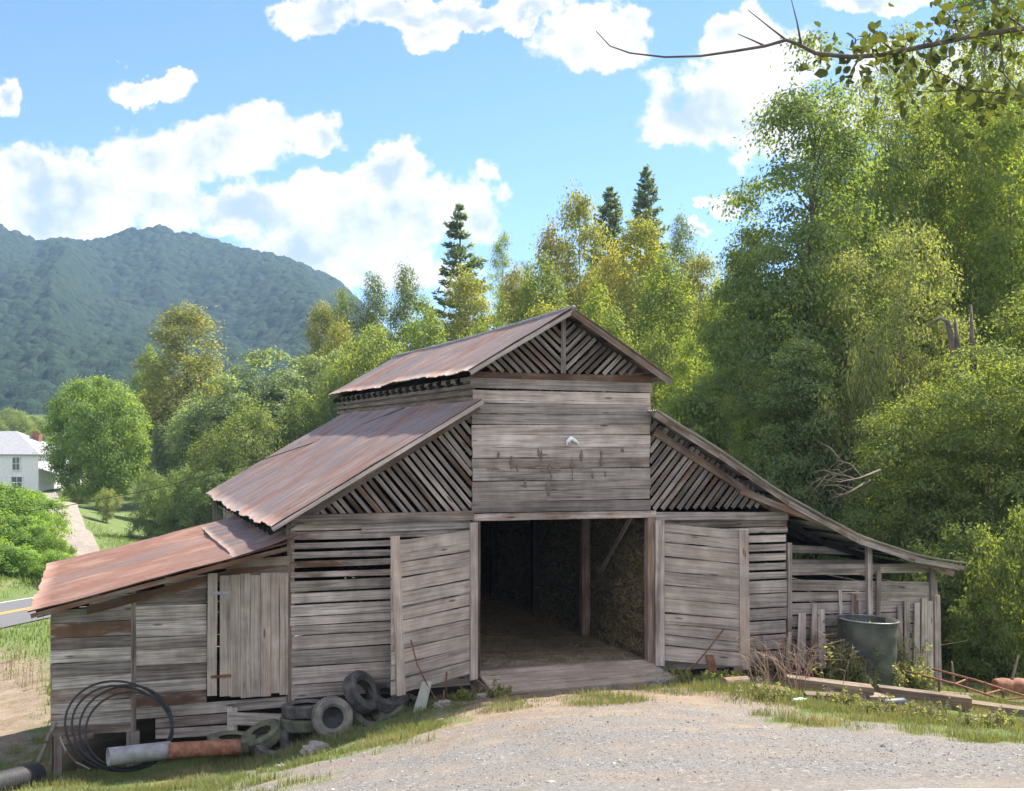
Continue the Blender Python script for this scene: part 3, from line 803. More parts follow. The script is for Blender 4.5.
# --- left shed front
def shed_top(x): return 1.63 + (x + 7.0) * (2.48 - 1.63) / (7.0 - 3.35)
mb = MB()
hboards(mb, SL, -5.62, .08, 2.2, 0, .17, .24, topf=lambda x: shed_top(x) - .06, gap=.006, rag=.03)
mb.board((SL, 0, -.02), (-5.62, 0, -.02), ZU, .19, FN, .026, tint=.7)
mb.board((SL, 0, -.17), (-5.64, 0, -.19), ZU, .14, FN, .026, tint=.4, brown=.3)
mb.build('left_shed_wall', M['wood_shed'], barn)
mb = MB()
hboards(mb, -5.60, -4.50, .50, 2.3, .0, .19, .26, topf=lambda x: shed_top(x) - .08, gap=.008, rag=.02)
mb.board((-5.60, 0, .40), (-4.50, 0, .41), ZU, .19, FN, .026, tint=.7)
mb.board((-5.60, 0, .20), (-4.50, 0, .20), ZU, .20, FN, .026, tint=.55)
mb.board((-5.60, 0, .005), (-3.22, 0, .03), ZU, .17, FN, .026, tint=.45)
mb.build('left_shed_wall', M['wood_shed'], barn)
mb = MB(); mb.board((-5.28, .0, -.165), (-4.16, .0, -.165), ZU, .15, FN, .026, tint=.4); mb.build('skirt_board', M['wood_shed'], barn)
mb = MB(); mb.board((-5.28, -.01, -.33), (-4.02, -.01, -.36), ZU, .15, FN, .026, tint=.7, brown=.2); mb.build('skirt_board', M['wood_shed'], barn)
mb = MB(); mb.board((-4.16, -.03, -.17), (-2.3, -.03, -.36), ZU, .20, FN, .03, tint=.85, brown=.0); mb.build('skirt_board', M['wood_shed'], barn)
mb = MB(); mb.board((-4.1, -.01, -.02), (-3.2, -.01, .01), ZU, .1, FN, .026, tint=.3); mb.build('skirt_board', M['wood_shed'], barn)
mb = MB(); mb.board((-6.75, -.01, -.36), (-6.2, -.01, -.28), ZU, .10, FN, .03, tint=.6, brown=.5); mb.build('skirt_board', M['wood_shed'], barn)
mb = MB(); mb.board((-6.72, .02, -.9), (-6.72, .02, -.2), XU, .12, FN, .1, tint=.6, brown=.3); mb.build('skirt_board', M['wood_shed'], barn)

mb = MB()   # rough boards under the eave
mb.board((-6.3, -.02, 1.66), (-3.3, -.02, 2.33), (0, 0, 1), .13, FN, .03, tint=.2, brown=.9)
mb.board((-4.35, -.03, 2.30), (-3.2, -.03, 2.33), ZU, .14, FN, .03, tint=.55, brown=.2)
mb.board((-4.2, -.015, 2.17), (-3.2, -.015, 2.2), ZU, .12, FN, .03, tint=.35, brown=.6)
mb.build('eave_board', M['wood_dark'], barn)
post(-5.61, .03, -.8, 1.95, .08, .1, 'wood_dark'); post(-5.62, .02, -.85, -.26, .2, .16, 'wood_shed'); post(-4.1, .05, -.9, .0, .16, .16, 'wood_shed')
sdoor = MB(); x = -4.30
ws = [.17, .16, .15, .17, .16, .14, .14]
for i, w_ in enumerate(ws):
    sdoor.board((x + w_ / 2, -.05 + .004 * (i % 2), .17 + random.uniform(-.02, .03)), (x + w_ / 2, -.05, 2.13 + random.uniform(-.015, .02)), XU, w_ - .005, FN, .025, tint=random.uniform(.3, .55), brown=.12 + .1 * (i > 3))
    x += w_
sd_ = sdoor.build('shed_door', M['wood_door'], barn)
mb = MB(); mb.board((-4.42, -.055, .22), (-4.41, -.055, 2.17), XU, .15, FN, .03, tint=.5, brown=.05); mb.build('door_stile', M['wood_door'], sd_)
for z in (.52, 1.85):
    mb = MB(); mb.board((-4.44, -.08, z), (-4.12, -.08, z + .01), ZU, .045, FN, .008, tint=.7, brown=.5); mb.build('hinge', M['rust_dark'] if z < 1 else M['grey_pipe'], sd_)

# --- right shed front: horizontal rails, open above, upright slabs below
mb = MB()
for (x0, z0, x1, z1, h) in [(6.2, 1.84, 8.2, 1.78, .20), (8.2, 1.79, 9.35, 1.77, .18), (6.16, 1.55, 9.52, 1.38, .20), (6.16, 1.33, 9.54, 1.20, .17), (6.16, 1.10, 9.5, 1.02, .21), (6.16, .86, 9.5, .80, .20), (6.16, .62, 9.5, .58, .18), (6.16, .40, 9.5, .30, .20), (6.16, .12, 9.5, .05, .22)]:
    mb.board((x0, 0, z0), (x1, 0, z1), ZU, h, FN, .028, tint=random.uniform(.35, .75), brown=random.uniform(0, .25))
mb.build('right_shed_wall', M['wood'], barn)
mb = MB(); mb.board((6.2, .9, 2.18), (8.6, .9, 2.02), ZU, .15, FN, .03, tint=.9, brown=0); mb.board((6.2, .9, 1.9), (9.3, .9, 1.78), ZU, .10, FN, .03, tint=.6, brown=0)
mb.build('inner_rail', M['wood'], barn)
post(7.92, -.05, .2, 2.28, .10, .10, 'wood', lean=-.02, brown=.15, tint=.7); post(8.1, -.07, .6, 1.75, .09, .04, 'wood', lean=.02); post(9.42, .0, -.7, 1.95, .12, .12, 'wood', lean=-.04, brown=.3)
for i, (x, z1, w_) in enumerate([(8.62, 1.05, .13), (8.79, 1.15, .15), (8.98, 1.10, .16), (9.16, 1.18, .15), (9.33, 1.12, .15), (9.50, 1.22, .16)]):
    mb = MB(); mb.board((x, -.06, -.65 + .02 * i), (x + random.uniform(-.05, .05), -.07, z1), XU, w_, FN, .03, tint=random.uniform(.4, .9), brown=.1, w2=w_ * .8)
    mb.build('slab', M['wood'], barn)
# side, rear and inner walls
mb = MB()
hboards(mb, .05, 6.4, -.9, 1.75, SL, .18, .25, side='x', gap=.012)
mb.build('left_end_wall', M['wood_shed'], barn)
mb = MB(); hboards(mb, .05, 11.3, 0, 2.75, ML, .18, .25, side='x', gap=.01); mb.build('left_bay_side', M['wood_dark'], barn)
mb = MB(); hboards(mb, SL, ML, -1.2, 2.5, 6.4, .2, .26, topf=lambda x: shed_top(x) - .1, gap=.01); mb.build('shed_back_wall', M['wood_dark'], barn)
def rear_top(x):
    if x < CL: return 2.9 + (x - ML) * .62
    if x > CR: return 4.75 - (x - CR) * .56 if x < 7 else 2.65 - (x - 7) * .3
    return 5.4
mb = MB()
hboards(mb, ML, CL, -.6, 4.8, 11.4, .2, .26, topf=rear_top, gap=.004)
hboards(mb, CL, CR, -.6, 5.4, 11.4, .2, .26, gap=.004)
hboards(mb, CR, 8.9, -1.0, 4.75, 11.4, .2, .26, topf=rear_top, gap=.004)
mb.build('rear_wall', M['wood_inner_shaded'], barn)
mb = MB()
for z in (4.98, 5.10, 5.22, 5.34): mb.board((CL, .0, z), (CL, 12.3, z + .01), ZU, .075, (-1, 0, 0), .02, tint=.35, brown=.2)
hboards(mb, .03, 12.3, 4.95, 5.4, CL + .05, .1, .16, side='x', gap=.05)
mb.build('left_clerestory', M['wood_dark'], barn)
mb = MB(); hboards(mb, .03, 12.3, 4.75, 5.35, CR, .14, .18, side='x', gap=.03); mb.build('right_clerestory', M['wood_dark'], barn)
mb = MB(); hboards(mb, CL, CR, 5.4, 6.45, 12.3, .15, .2, topf=lambda x: 6.45 - abs(x - 1.61) * .58); mb.build('rear_gable', M['wood_dark'], barn)
mb = MB(); hboards(mb, CL, CR, 4.4, 5.4, 12.28, .2, .26, gap=.004); mb.build('rear_gable', M['wood_dark'], barn)
mb = MB(); hboards(mb, .05, 11.3, -.9, 1.35, SR - .02, .18, .24, side='x', gap=.03); mb.build('right_end_wall', M['wood_dark'], barn)
mb = MB(); hboards(mb, .05, 11.3, -.6, 2.9, MR, .2, .26, side='x', gap=.012); mb.build('right_bay_side', M['wood_inner_shaded'], barn)
# inside: aisle partition, posts, braces, floor
mb = MB(); hboards(mb, .1, 11.3, .3, 4.6, -.02, .2, .3, side='x', gap=.05); mb.build('aisle_partition', M['wood_inner_shaded'], barn)
for v in (2.7, 5.6, 8.6):
    post(3.13, v, .3, 5.0, .17, .17, 'wood_dark' if v < 3 else 'wood_inner_shaded', tint=.7, brown=.4); post(.1, v, .3, 5.0, .16, .16, 'wood_inner_shaded')  # deeper posts get the darkened wood, shade put into their colour
mb = MB(); mb.board((3.17, .5, 2.9), (3.17, 2.0, 1.7), YU, .12, (-1, 0, 0), .05, tint=.9, brown=.3); mb.build('brace', M['wood_dark'], barn)
mb = MB(); mb.board((3.10, 2.6, 3.1), (2.2, 2.6, 3.9), XU, .12, FN, .06); mb.build('brace', M['wood_dark'], barn)
mb = MB()
for k in range(9): mb.board((0, 1.2 + k * 1.2, 3.05), (3.2, 1.2 + k * 1.2, 3.05), ZU, .16, FN, .06, tint=.4)
mb.build('loft_joists', M['wood_inner_shaded'], barn)
mb = MB(); x = .1
while x < 3.1:
    mb.board((x, .1, 3.16), (x, 11.3, 3.16), XU, .27, ZU, .025, tint=.4); x += .29
mb.build('loft_floor', M['wood_inner_shaded'], barn)
mb = MB(); v = .02
while v < 11.3:
    w_ = random.uniform(.2, .28); mb.board((CL + .05, v + w_ / 2, .285), (CR - .05, v + w_ / 2, .285 + random.uniform(-.004, .004)), YU, w_ - .012, ZU, .045, tint=random.uniform(.3, .8), brown=.3); v += w_
mb.build('floor', M['wood_floor'], barn)
mb = MB()     # sloping plank apron in front of the doorway
for i in range(5):
    v = -.08 - i * .17; z = .27 - i * .042
    mb.board((.0 + .02 * i * .4 + .02, v, z), (3.20 + .065 * i + random.uniform(-.02, .02), v, z + .02), (0, 1, .25), .165, (0, -.24, 1), .045, tint=random.uniform(.55, .8), brown=.25)
mb.build('apron', M['wood_floor'], barn)
mb = MB(); mb.board((-.06, -.06, .12), (.07, -.82, -.0), ZU, .22, (1, 0, 0), .04, tint=.35, brown=.4); mb.board((.1, -.80, .02), (3.4, -.80, .04), ZU, .1, FN, .05, tint=.3, brown=.4)
mb.build('apron_side', M['wood_dark'], barn)
mb = MB()
for x in (-.45, -1.3, -2.1): post(x, .1, -.6, -.06, .18, .2, 'wood_dark')
mb.board((-3.1, .05, -.0), (-.1, .05, .02), ZU, .14, FN, .14, tint=.2, brown=.5)
mb.build('sill', M['wood_inner_shaded'], barn); mb = MB()
mb.board((3.3, .05, .05), (6.1, .05, .0), ZU, .12, FN, .14, tint=.2, brown=.5)
mb.build('sill', M['wood_inner_shaded'], barn)

# --- doors: a leaf is rails between two stiles
def leaf(hx, hy, z0, W, Hh, ang, sag, zs, sgn, left):
    """hinged at (hx,hy), leaf runs in direction sgn*x turned by ang towards the yard"""
    dx = sgn * math.cos(ang); dy = -math.sin(ang); d = np.array((dx, dy, 0)); nrm = np.array((-dy * sgn, dx * sgn, 0)) * -1.0
    if nrm[1] > 0: nrm = -nrm
    def P(a, z): return np.array((hx, hy, z0)) + d * a + np.array((0, 0, z - sag * a / W))
    mb = MB(); n = len(zs) - 1
    for i in range(n):
        h = zs[i + 1] - zs[i]; zc = (zs[i] + zs[i + 1]) / 2; sk = random.uniform(-.012, .012)
        mb.board(P(.03, zc - sk), P(W - .03, zc + sk), ZU, h - random.uniform(.012, .03), nrm, .025, tint=random.uniform(.4, .9), brown=.10, seg=.4)
    o = mb.build('door', M['wood_door'], barn)
    for a, w_, z_a, z_b, l in ((.08, .165, -.10, Hh + .05, 0.0), (W - .09, .17, -.02, Hh + .02, left)):
        mb = MB(); mb.board(P(a - l, z_a) + nrm * .03, P(a, z_b) + nrm * .03, d, w_, nrm, .032, tint=.85, brown=.22 if a > .5 else .05)
        mb.build('stile', M['wood_door'], o)
    return o
leaf(-.04, -.12, .32, 1.94, 2.52, R(28), .10, [0, .24, .47, .70, .95, 1.17, 1.38, 1.62, 1.85, 2.10, 2.46], -1, .12)
leaf(3.34, -.12, .34, 1.66, 2.46, R(22), .14, [0, .27, .46, .66, .86, 1.12, 1.36, 1.60, 1.86, 2.12, 2.30, 2.46], 1, -.02)

# --- tin roofs: real corrugations, sheets with uneven lower edges
def tin(name, prof, v0, v1, mat, seed, rag=.03, sagf=None, sheet=.66, frame=True, fray=.10):
    rr = np.random.default_rng(seed)
    prof = np.array(prof, float); seg = np.hypot(*(prof[1:] - prof[:-1]).T); L = np.concatenate([[0], np.cumsum(seg)])
    nr = max(10, int(L[-1] / .25)); sv = np.linspace(0, L[-1], nr); pu = np.interp(sv, L, prof[:, 0]); pz = np.interp(sv, L, prof[:, 1])
    du = np.gradient(pu, sv); dz = np.gradient(pz, sv); ln = np.hypot(du, dz); nu = -dz / ln; nz_ = du / ln
    if nz_[0] < 0: nu, nz_ = -nu, -nz_
    vs = np.arange(v0, v1 + 1e-6, .0127 * 1.15)
    VV, SS = np.meshgrid(vs, np.arange(nr))
    sh = np.floor((VV - v0) / sheet).astype(int); nsh = sh.max() + 1
    r1 = rr.uniform(-rag, rag, nsh + 1); lift = rr.uniform(0, .012, nsh + 1); tn = rr.random(nsh + 1)
    s = sv[SS]; frac = s / L[-1]
    ext = r1[sh] * frac ** 4 - (fbm(VV * 1.3 + seed, VV * 0, 3, seed) - .5) * fray * frac ** 3
    amp = .013
    cor = amp * np.sin(2 * np.pi * VV / .0876) + lift[sh] * (.3 + frac) + (fbm(VV * .8, s * .9, 3, seed + 5) - .5) * .06
    # lap joints half way down
    cor += np.where(s % 2.45 > 1.2, .006, 0)
    cor += np.maximum(0, frac - .93) * rr.uniform(-.3, .3, nsh + 1)[sh] * .22
    U = pu[SS] + nu[SS] * cor + du[SS] * ext; Zv = pz[SS] + nz_[SS] * cor + dz[SS] * ext
    if sagf is not None: Zv = Zv + sagf(VV, frac)
    # fore edge of the roof wanders a little
    VY = VV + (np.abs(VV - v0) < .4) * (fbm(s * 1.5, s * 0, 2, seed + 8) - .5) * .05 * (1 - np.abs(VV - v0) / .4)
    idx = np.arange(VV.size).reshape(VV.shape)
    Fq = np.stack([idx[:-1, :-1], idx[:-1, 1:], idx[1:, 1:], idx[1:, :-1]], -1).reshape(-1, 4)
    # second skin 2 mm below, so that the sheet has a thickness
    top = np.stack([U, VY, Zv], -1).reshape(-1, 3); bot = top - np.stack([nu[SS], 0 * U, nz_[SS]], -1).reshape(-1, 3) * .003
    n = VV.size
    edge = []
    for line in (idx[0], idx[-1][::-1], idx[:, 0][::-1], idx[:, -1]):
        a = line[:-1]; b = line[1:]; edge.append(np.stack([a, b, b + n, a + n], -1))
    Fall = np.concatenate([Fq, Fq[:, ::-1] + n] + edge)
    uv = np.stack([VV, s + (sh * 3.1) % 7 * .0], -1).reshape(-1, 2)
    tt_ = np.stack([tn[sh], s / L[-1], tn[sh]], -1).reshape(-1, 3)
    return npmesh(name, np.concatenate([top, bot]), Fall, mat, barn, {'tint': np.concatenate([tt_, tt_])}, np.concatenate([uv, uv]), smooth=True)


def roofframe(prof, v0, v1, name='rafters', step=.62, d=.045, inset=.13, mat='wood_inner_shaded'):
    """rafters and purlins just under a tin roof"""
    mb = MB(); prof = np.array(prof, float); a, b = prof[0], prof[-1]
    pts = prof
    v = v0 + 1.1
    while v < v1:
        for p, q in zip(pts[:-1], pts[1:]):
            e = (q - p) / np.linalg.norm(q - p); nn = np.array((-e[1], e[0])); nn = nn if nn[1] > 0 else -nn
            P = p - nn * (inset + .07); Q = q - nn * (inset + .07)
            mb.board((P[0], v, P[1]), (Q[0], v, Q[1]), (nn[0], 0, nn[1]), .11, YU, d, seg=2)
        v += step
    for p, q in zip(pts[:-1], pts[1:]):
        e = (q - p) / np.linalg.norm(q - p); nn = np.array((-e[1], e[0])); nn = nn if nn[1] > 0 else -nn; ln = np.linalg.norm(q - p)
        k = max(1, int(ln / .5))
        for i in range(k):
            c = p + e * (ln * (i + .5) / k) - nn * inset * .55
            mb.board((c[0], v0 + .02, c[1]), (c[0], v1, c[1]), (e[0], 0, e[1]), .10, (nn[0], 0, nn[1]), .025, seg=2)
    return mb.build(name, M[mat], barn)


def barge(p, q, v, h=.11, mat='wood', tint=.7, brown=.05, drop=.07):
    p = np.array(p); q = np.array(q); e = (q - p) / np.linalg.norm(q - p); nn = np.array((-e[1], e[0])); nn = nn if nn[1] > 0 else -nn
    P = p - nn * drop; Q = q - nn * drop; mb = MB()
    mb.board((P[0], v, P[1]), (Q[0], v, Q[1]), (nn[0], 0, nn[1]), h, FN, .025, tint=tint, brown=brown); return mb.build('bargeboard', M[mat], barn)


RG = (1.63, 6.57)
pL = [RG, (-.25, 5.46)]; pR = [(RG[0] + .005, RG[1] - .01), (3.55, 5.36)]
pM = [(-.02, 4.98), (-1.8, 3.92), (-3.54, 2.91)]
pS = [(-3.25, 2.64), (-3.95, 2.47), (-5.5, 2.10), (-7.10, 1.73)]
pRt = [(3.22, 4.80), (4.5, 4.08), (5.94, 3.20), (7.46, 2.45), (8.7, 2.06), (9.85, 1.86)]
tin('top_roof', pL, -.42, 12.7, M['roof_pink'], 1, sagf=lambda v, f: -.05 * np.sin((v + .4) / 13 * math.pi) * (1 - f) - .05 * np.sin(v * 1.1) * .3)
tin('top_roof', pR, -.42, 12.7, M['roof_pink'], 2)
tin('left_roof', pM, -.40, 11.6, M['roof_pink'], 3, sagf=lambda v, f: -.06 * np.sin((v + .4) / 12 * math.pi) * f)
tin('left_shed_roof', pS, -.42, 6.6, M['roof_red'], 4, rag=.02)
tin('roof_sheet', [(-3.12, 2.76), (-3.55, 2.60), (-4.12, 2.455)], -.43, 6.5, M['roof_grey'], 9, rag=.012, fray=.02)
tin('right_roof', pRt, -.42, 11.6, M['roof_worn'], 5, sagf=lambda v, f: -.05 * np.sin(v * .8))
for p, a, b in ((pL, -.40, 12.6), (pR, -.40, 12.6), (pM, -.38, 11.5), (pS, -.38, 6.5), (pRt, -.38, 11.5)): roofframe(p, a, b)
mb = MB(); mb.tube([(1.63, v, 6.585 - .05 * math.sin((v + .4) / 13 * math.pi)) for v in np.linspace(-.43, 12.72, 30)], .035, 8); mb.build('ridge_cap', M['grey_pipe'], barn, True)
barge(pL[0], pL[1], -.41, .075, tint=.6, drop=.05); barge(pR[0], pR[1], -.41, .10, 'wood_dark', tint=.5, brown=.4)
barge(pM[0], pM[-1], -.39, .065, tint=.75, drop=.05); barge(pS[0], pS[-1], -.40, .07, 'wood_dark', tint=.4, brown=.8)
for a, b in zip(pRt[:-1], pRt[1:]): barge(a, b, -.41, .10, 'wood', tint=random.uniform(.5, .7), brown=.5, drop=.08)
barge((5.0, 3.55), (9.7, 1.86), -.36, .12, 'wood_dark', tint=.7, brown=.5, drop=.20)
barge((3.42, 4.52), (6.2, 2.9), -.02, .14, 'wood_dark', tint=.5, brown=.4, drop=.1)
barge(pM[0], (-3.3, 3.0), -.01, .14, 'wood_dark', tint=.4, brown=.3, drop=.14)
post(-3.42, 10.6, 1.4, 2.95, .12, .12, 'wood')
# flashing where the left shed tin turns up under the eave
# weathered top sheet
mb = MB()
for v in np.arange(-.3, 6.3, .9): mb.board((-3.2, v, 2.70), (-3.95, v, 2.515), (0, 1, 0), .05, (0, 0, 1), .012)

# ------------------------------------------------------------------ vegetation
def leaf_cards(C, size, rg, up=0.6, aspect=0.55, axisdir=None, nb=None):
    """four-point leaves centred on C (n,3); size scalar or (n,)"""
    n = len(C); nrm = rg.normal(size=(n, 3)); nrm[:, 2] = np.abs(nrm[:, 2]) + up
    if nb is not None: nrm = nb + rg.normal(size=(n, 3)) * .38
    nrm /= np.linalg.norm(nrm, axis=1)[:, None]
    a = rg.normal(size=(n, 3)) if axisdir is None else axisdir + rg.normal(size=(n, 3)) * .35
    a -= nrm * (a * nrm).sum(1)[:, None]; a /= np.linalg.norm(a, axis=1)[:, None] + 1e-9; b = np.cross(nrm, a)
    s = (np.full(n, size) if np.isscalar(size) else size)[:, None] * rg.uniform(.7, 1.25, (n, 1))
    V = np.stack([C - a * s * .5, C + b * s * aspect * .5 + a * s * .05, C + a * s * .5, C - b * s * aspect * .5 + a * s * .05], 1).reshape(-1, 3)
    return V, np.arange(n * 4).reshape(n, 4)


def limb_tubes(mb, rg, H_, base_r, targets, lean=(0, 0), trunk_top=.8, nl=30, bend=.25):
    pts = []; n = 9; px, py = rg.uniform(-bend, bend, 2)
    for i in range(n):
        f = i / (n - 1); z = f * H_ * trunk_top
        pts.append((lean[0] * f * H_ + px * math.sin(f * 3), lean[1] * f * H_ + py * math.sin(f * 2.6), z))
    rad = [base_r * (1.35 if i == 0 else 1) * (1 - .86 * i / (n - 1)) for i in range(n)]
    mb.tube(pts, rad, 8, tint=rg.random())
    P = np.array(pts)
    if len(targets):
        sel = rg.choice(len(targets), min(nl, len(targets)), replace=False)
        for k in sel:
            T = targets[k]; zz = max(.12 * H_, min(T[2] - (.15 + .45 * rg.random()) * np.hypot(T[0], T[1]) - .02 * H_, H_ * trunk_top * .97))
            f = zz / (H_ * trunk_top); x = np.interp(f, np.linspace(0, 1, n), P[:, 0]); y = np.interp(f, np.linspace(0, 1, n), P[:, 1])
            S = np.array((x, y, zz)); Mp = (S + T) / 2 + rg.normal(size=3) * .05 * np.linalg.norm(T - S) + np.array((0, 0, .04 * H_))
            r = base_r * (1 - .8 * f) * .42 + .008
            mb.tube([S, S + (Mp - S) * .5, Mp, T], [r, r * .75, r * .5, r * .14], 5, tint=rg.random(), cap=False)


def tree_proto(name, seed, mat, Hh=10., W=7., bottom=.15, shape='round', nc=150, nl=170, leaf=.17, clump=None, bark='bark', tr=.17, lean=(0, 0), flat=.5, up=.9, shell=.5, lump=.25, droop=0.0, trunk_top=.8, limbs=34):
    nl = int(nl * .88); leaf *= 1.08
    rg = np.random.default_rng(seed); C = []; Rr = W / 2; cl = clump or W * .105
    ph = rg.uniform(0, 6.28, 6)
    while len(C) < nc:
        t = rg.random(); th = rg.uniform(0, 2 * math.pi)
        if shape == 'round': pr = math.sqrt(max(0, 1 - (2 * t - .92) ** 2 / 1.16))
        elif shape == 'tall': pr = min(1, (t + .1) * 3.0) ** .7 * max(0, 1 - t) ** .45
        elif shape == 'cone': pr = (1 - t) ** .9 * min(1, .35 + t * 6)
        elif shape == 'vase': pr = min(1, .25 + t * 1.2) * max(0, 1 - t ** 4) ** .5
        else: pr = 1
        if rg.random() > max(pr, .12) * 1.05: continue
        lum = 1 + lump * (math.sin(2 * th + ph[0] + t * 3) * .5 + math.sin(3 * th + ph[1] - t * 7) * .5 + math.sin(5 * th + 9 * t + ph[2]) * .35)
        rr = Rr * pr * lum * (shell + (1 - shell) * rg.random() ** .5 if rg.random() < .8 else rg.random() * .8)
        z = Hh * (bottom + (1 - bottom) * (t * .97 + .01)) - droop * rr / Rr
        f = z / Hh
        C.append((rr * math.cos(th) + lean[0] * z, rr * math.sin(th) + lean[1] * z, z))
    C = np.array(C); cs = cl * rg.uniform(.55, 1.35, nc)
    k = rg.choice(nc, nc * nl, p=cs ** 2 / (cs ** 2).sum())
    off = rg.normal(size=(nc * nl, 3)) * cs[k][:, None] * np.array((1, 1, flat)) * .62
    off[:, 2] -= (off[:, 0] ** 2 + off[:, 1] ** 2) / (cs[k] + .01) * .16
    P = C[k] + off
    ok_ = P[:, 2] > .02 * Hh; P = P[ok_]; k = k[ok_]; off = off[ok_]
    o_ = off[:len(P)] if len(P) == len(off) else rg.normal(size=(len(P), 3)); o_ = o_ / (np.linalg.norm(o_, axis=1)[:, None] + 1e-6) * np.array((1, 1, .8))
    ra = P * np.array((1, 1, 0)); ra = ra / (np.linalg.norm(ra, axis=1)[:, None] + 1e-6)
    V, Fq = leaf_cards(P, leaf, rg, up, nb=o_ * .55 + ra * .15 + np.array((0, 0, .95)))
    ct = rg.random(nc)
    tint = np.repeat(np.clip(ct[k] * .55 + rg.random(len(P)) * .45, 0, 1), 4)
    root = empty(name)
    mb = MB(); limb_tubes(mb, rg, Hh, tr, C, lean, nl=limbs, trunk_top=trunk_top); mb.build('trunk', M[bark], root, True)
    npmesh('crown', V, Fq, LC[mat], root, {'tint': tint})
    root['_d'] = (Hh, W); return root


def conifer_proto(name, seed, mat, Hh=14., W=6., levels=30, per=7, leaf=.30, open_=.0, bark='bark', bottom=.08, power=.8):
    rg = np.random.default_rng(seed); mb = MB(); P = []; A = []
    mb.tube([(0, 0, 0), (.05, .03, Hh * .4), (0, .05, Hh * .75), (0, 0, Hh * .99)], [.2, .14, .07, .012], 8)
    for i in range(levels):
        f = i / (levels - 1); z = Hh * (bottom + (1 - bottom) * f ** .92 * .98); L = W / 2 * (1 - f) ** power * rg.uniform(.75, 1.12) + .12
        for j in range(per):
            if rg.random() < open_: continue
            th = rg.uniform(0, 2 * math.pi); l = L * rg.uniform(.6, 1.1)
            d = np.array((math.cos(th), math.sin(th), 0)); rise = rg.uniform(.12, .38)
            tip = np.array((0, 0, z)) + d * l + np.array((0, 0, l * rise))
            mid = np.array((0, 0, z)) + d * l * .5 + np.array((0, 0, l * (rise * .35)))
            mb.tube([(0, 0, z), mid, tip], [.03 * (1 - f) + .012, .018, .006], 4, cap=False)
            n = int(6 + 20 * l)
            s = rg.uniform(.2, 1.03, n) ** .8; c = np.where(s[:, None] < .5, np.array((0, 0, z)) + (mid - np.array((0, 0, z))) * s[:, None] * 2, mid + (tip - mid) * (s[:, None] * 2 - 1))
            side = np.array((-d[1], d[0], 0)); wv = rg.normal(size=n) * l * .15 * (1.3 - s) + rg.normal(size=n) * .05
            P.append(c + side * wv[:, None] + np.stack([rg.normal(size=n) * .05, rg.normal(size=n) * .05, rg.normal(size=n) * .07], -1))
            A.append(d * .9 + side * np.sign(wv)[:, None] * .7 + np.array((0, 0, .35)))
    P = np.concatenate(P); A = np.concatenate(A); V, Fq = leaf_cards(P, leaf, rg, .15, .30, A + rg.normal(size=A.shape) * .45)
    tint = np.repeat(rg.random(len(P)), 4); root = empty(name)
    mb.build('trunk', M[bark], root, True); npmesh('crown', V, Fq, LC[mat], root, {'tint': tint})
    root['_d'] = (Hh, W); return root


def copy_tree(o):
    c = o.copy(); COL.objects.link(c)
    for ch in o.children:
        d = ch.copy(); COL.objects.link(d); d.parent = c
    return c


PROTO = {}
def P_(key, fn, *a, **k): PROTO[key] = [fn, a, k, None]
P_('round', tree_proto, 'broadleaf_tree', 1, 'round', 12, 11.6, bottom=.14, shape='round', nc=330, nl=220, leaf=.25, lump=.08, clump=.9, shell=.78)
P_('round_small', tree_proto, 'broadleaf_tree', 2, 'mid', 9, 8, bottom=.08, nc=210, nl=150, leaf=.20)
P_('tall_y', tree_proto, 'broadleaf_tree', 3, 'yellow', 16, 9, bottom=.08, shape='tall', nc=260, nl=150, leaf=.23, lump=.35)
P_('tall_g', tree_proto, 'broadleaf_tree', 4, 'mid', 16, 9, bottom=.1, shape='tall', nc=260, nl=140, leaf=.22, lump=.35)
P_('tall_b', tree_proto, 'broadleaf_tree', 5, 'bright', 15, 8, bottom=.06, shape='tall', nc=240, nl=140, leaf=.21, lump=.4)
P_('olive', tree_proto, 'broadleaf_tree', 6, 'olive', 13, 9, bottom=.12, shape='vase', nc=200, nl=140, leaf=.19, lump=.4, bark='bark_pale')
P_('autumn', tree_proto, 'broadleaf_tree', 7, 'autumn', 14, 8, bottom=.1, shape='tall', nc=200, nl=120, leaf=.2, lump=.5)
P_('dark_big', tree_proto, 'broadleaf_tree', 8, 'dark', 17, 9.5, bottom=.06, shape='tall', nc=330, nl=220, leaf=.155, lump=.42, tr=.24, flat=.28, clump=.85, shell=.35, lean=(.06, 0), limbs=60)
P_('dark_up', tree_proto, 'broadleaf_tree', 28, 'dark', 17, 9.5, bottom=.10, shape='tall', nc=300, nl=180, leaf=.19, lump=.5, tr=.2, flat=.3, clump=.9, shell=.45)
P_('near_g', tree_proto, 'broadleaf_tree', 9, 'mid', 15, 9, bottom=.08, shape='round', nc=330, nl=190, leaf=.165, lump=.4, flat=.36, clump=.8)
P_('near_y', tree_proto, 'broadleaf_tree', 10, 'bright', 15, 9, bottom=.08, shape='tall', nc=300, nl=180, leaf=.165, lump=.4, flat=.36, clump=.8)
P_('near_o', tree_proto, 'broadleaf_tree', 11, 'olive', 11, 8, bottom=.15, shape='vase', nc=230, nl=180, leaf=.13, lump=.4, flat=.28, clump=.75, bark='bark_pale')
P_('airy', tree_proto, 'broadleaf_tree', 12, 'bright', 20, 7.5, bottom=.42, shape='tall', nc=110, nl=150, leaf=.16, lump=.6, flat=.4, clump=.75, bark='bark_pale', tr=.15)
P_('shrub', tree_proto, 'shrub', 13, 'mid', 3.4, 4.2, bottom=.0, shape='round', nc=120, nl=130, leaf=.13, tr=.05, lump=.35, clump=.42, trunk_top=.6)
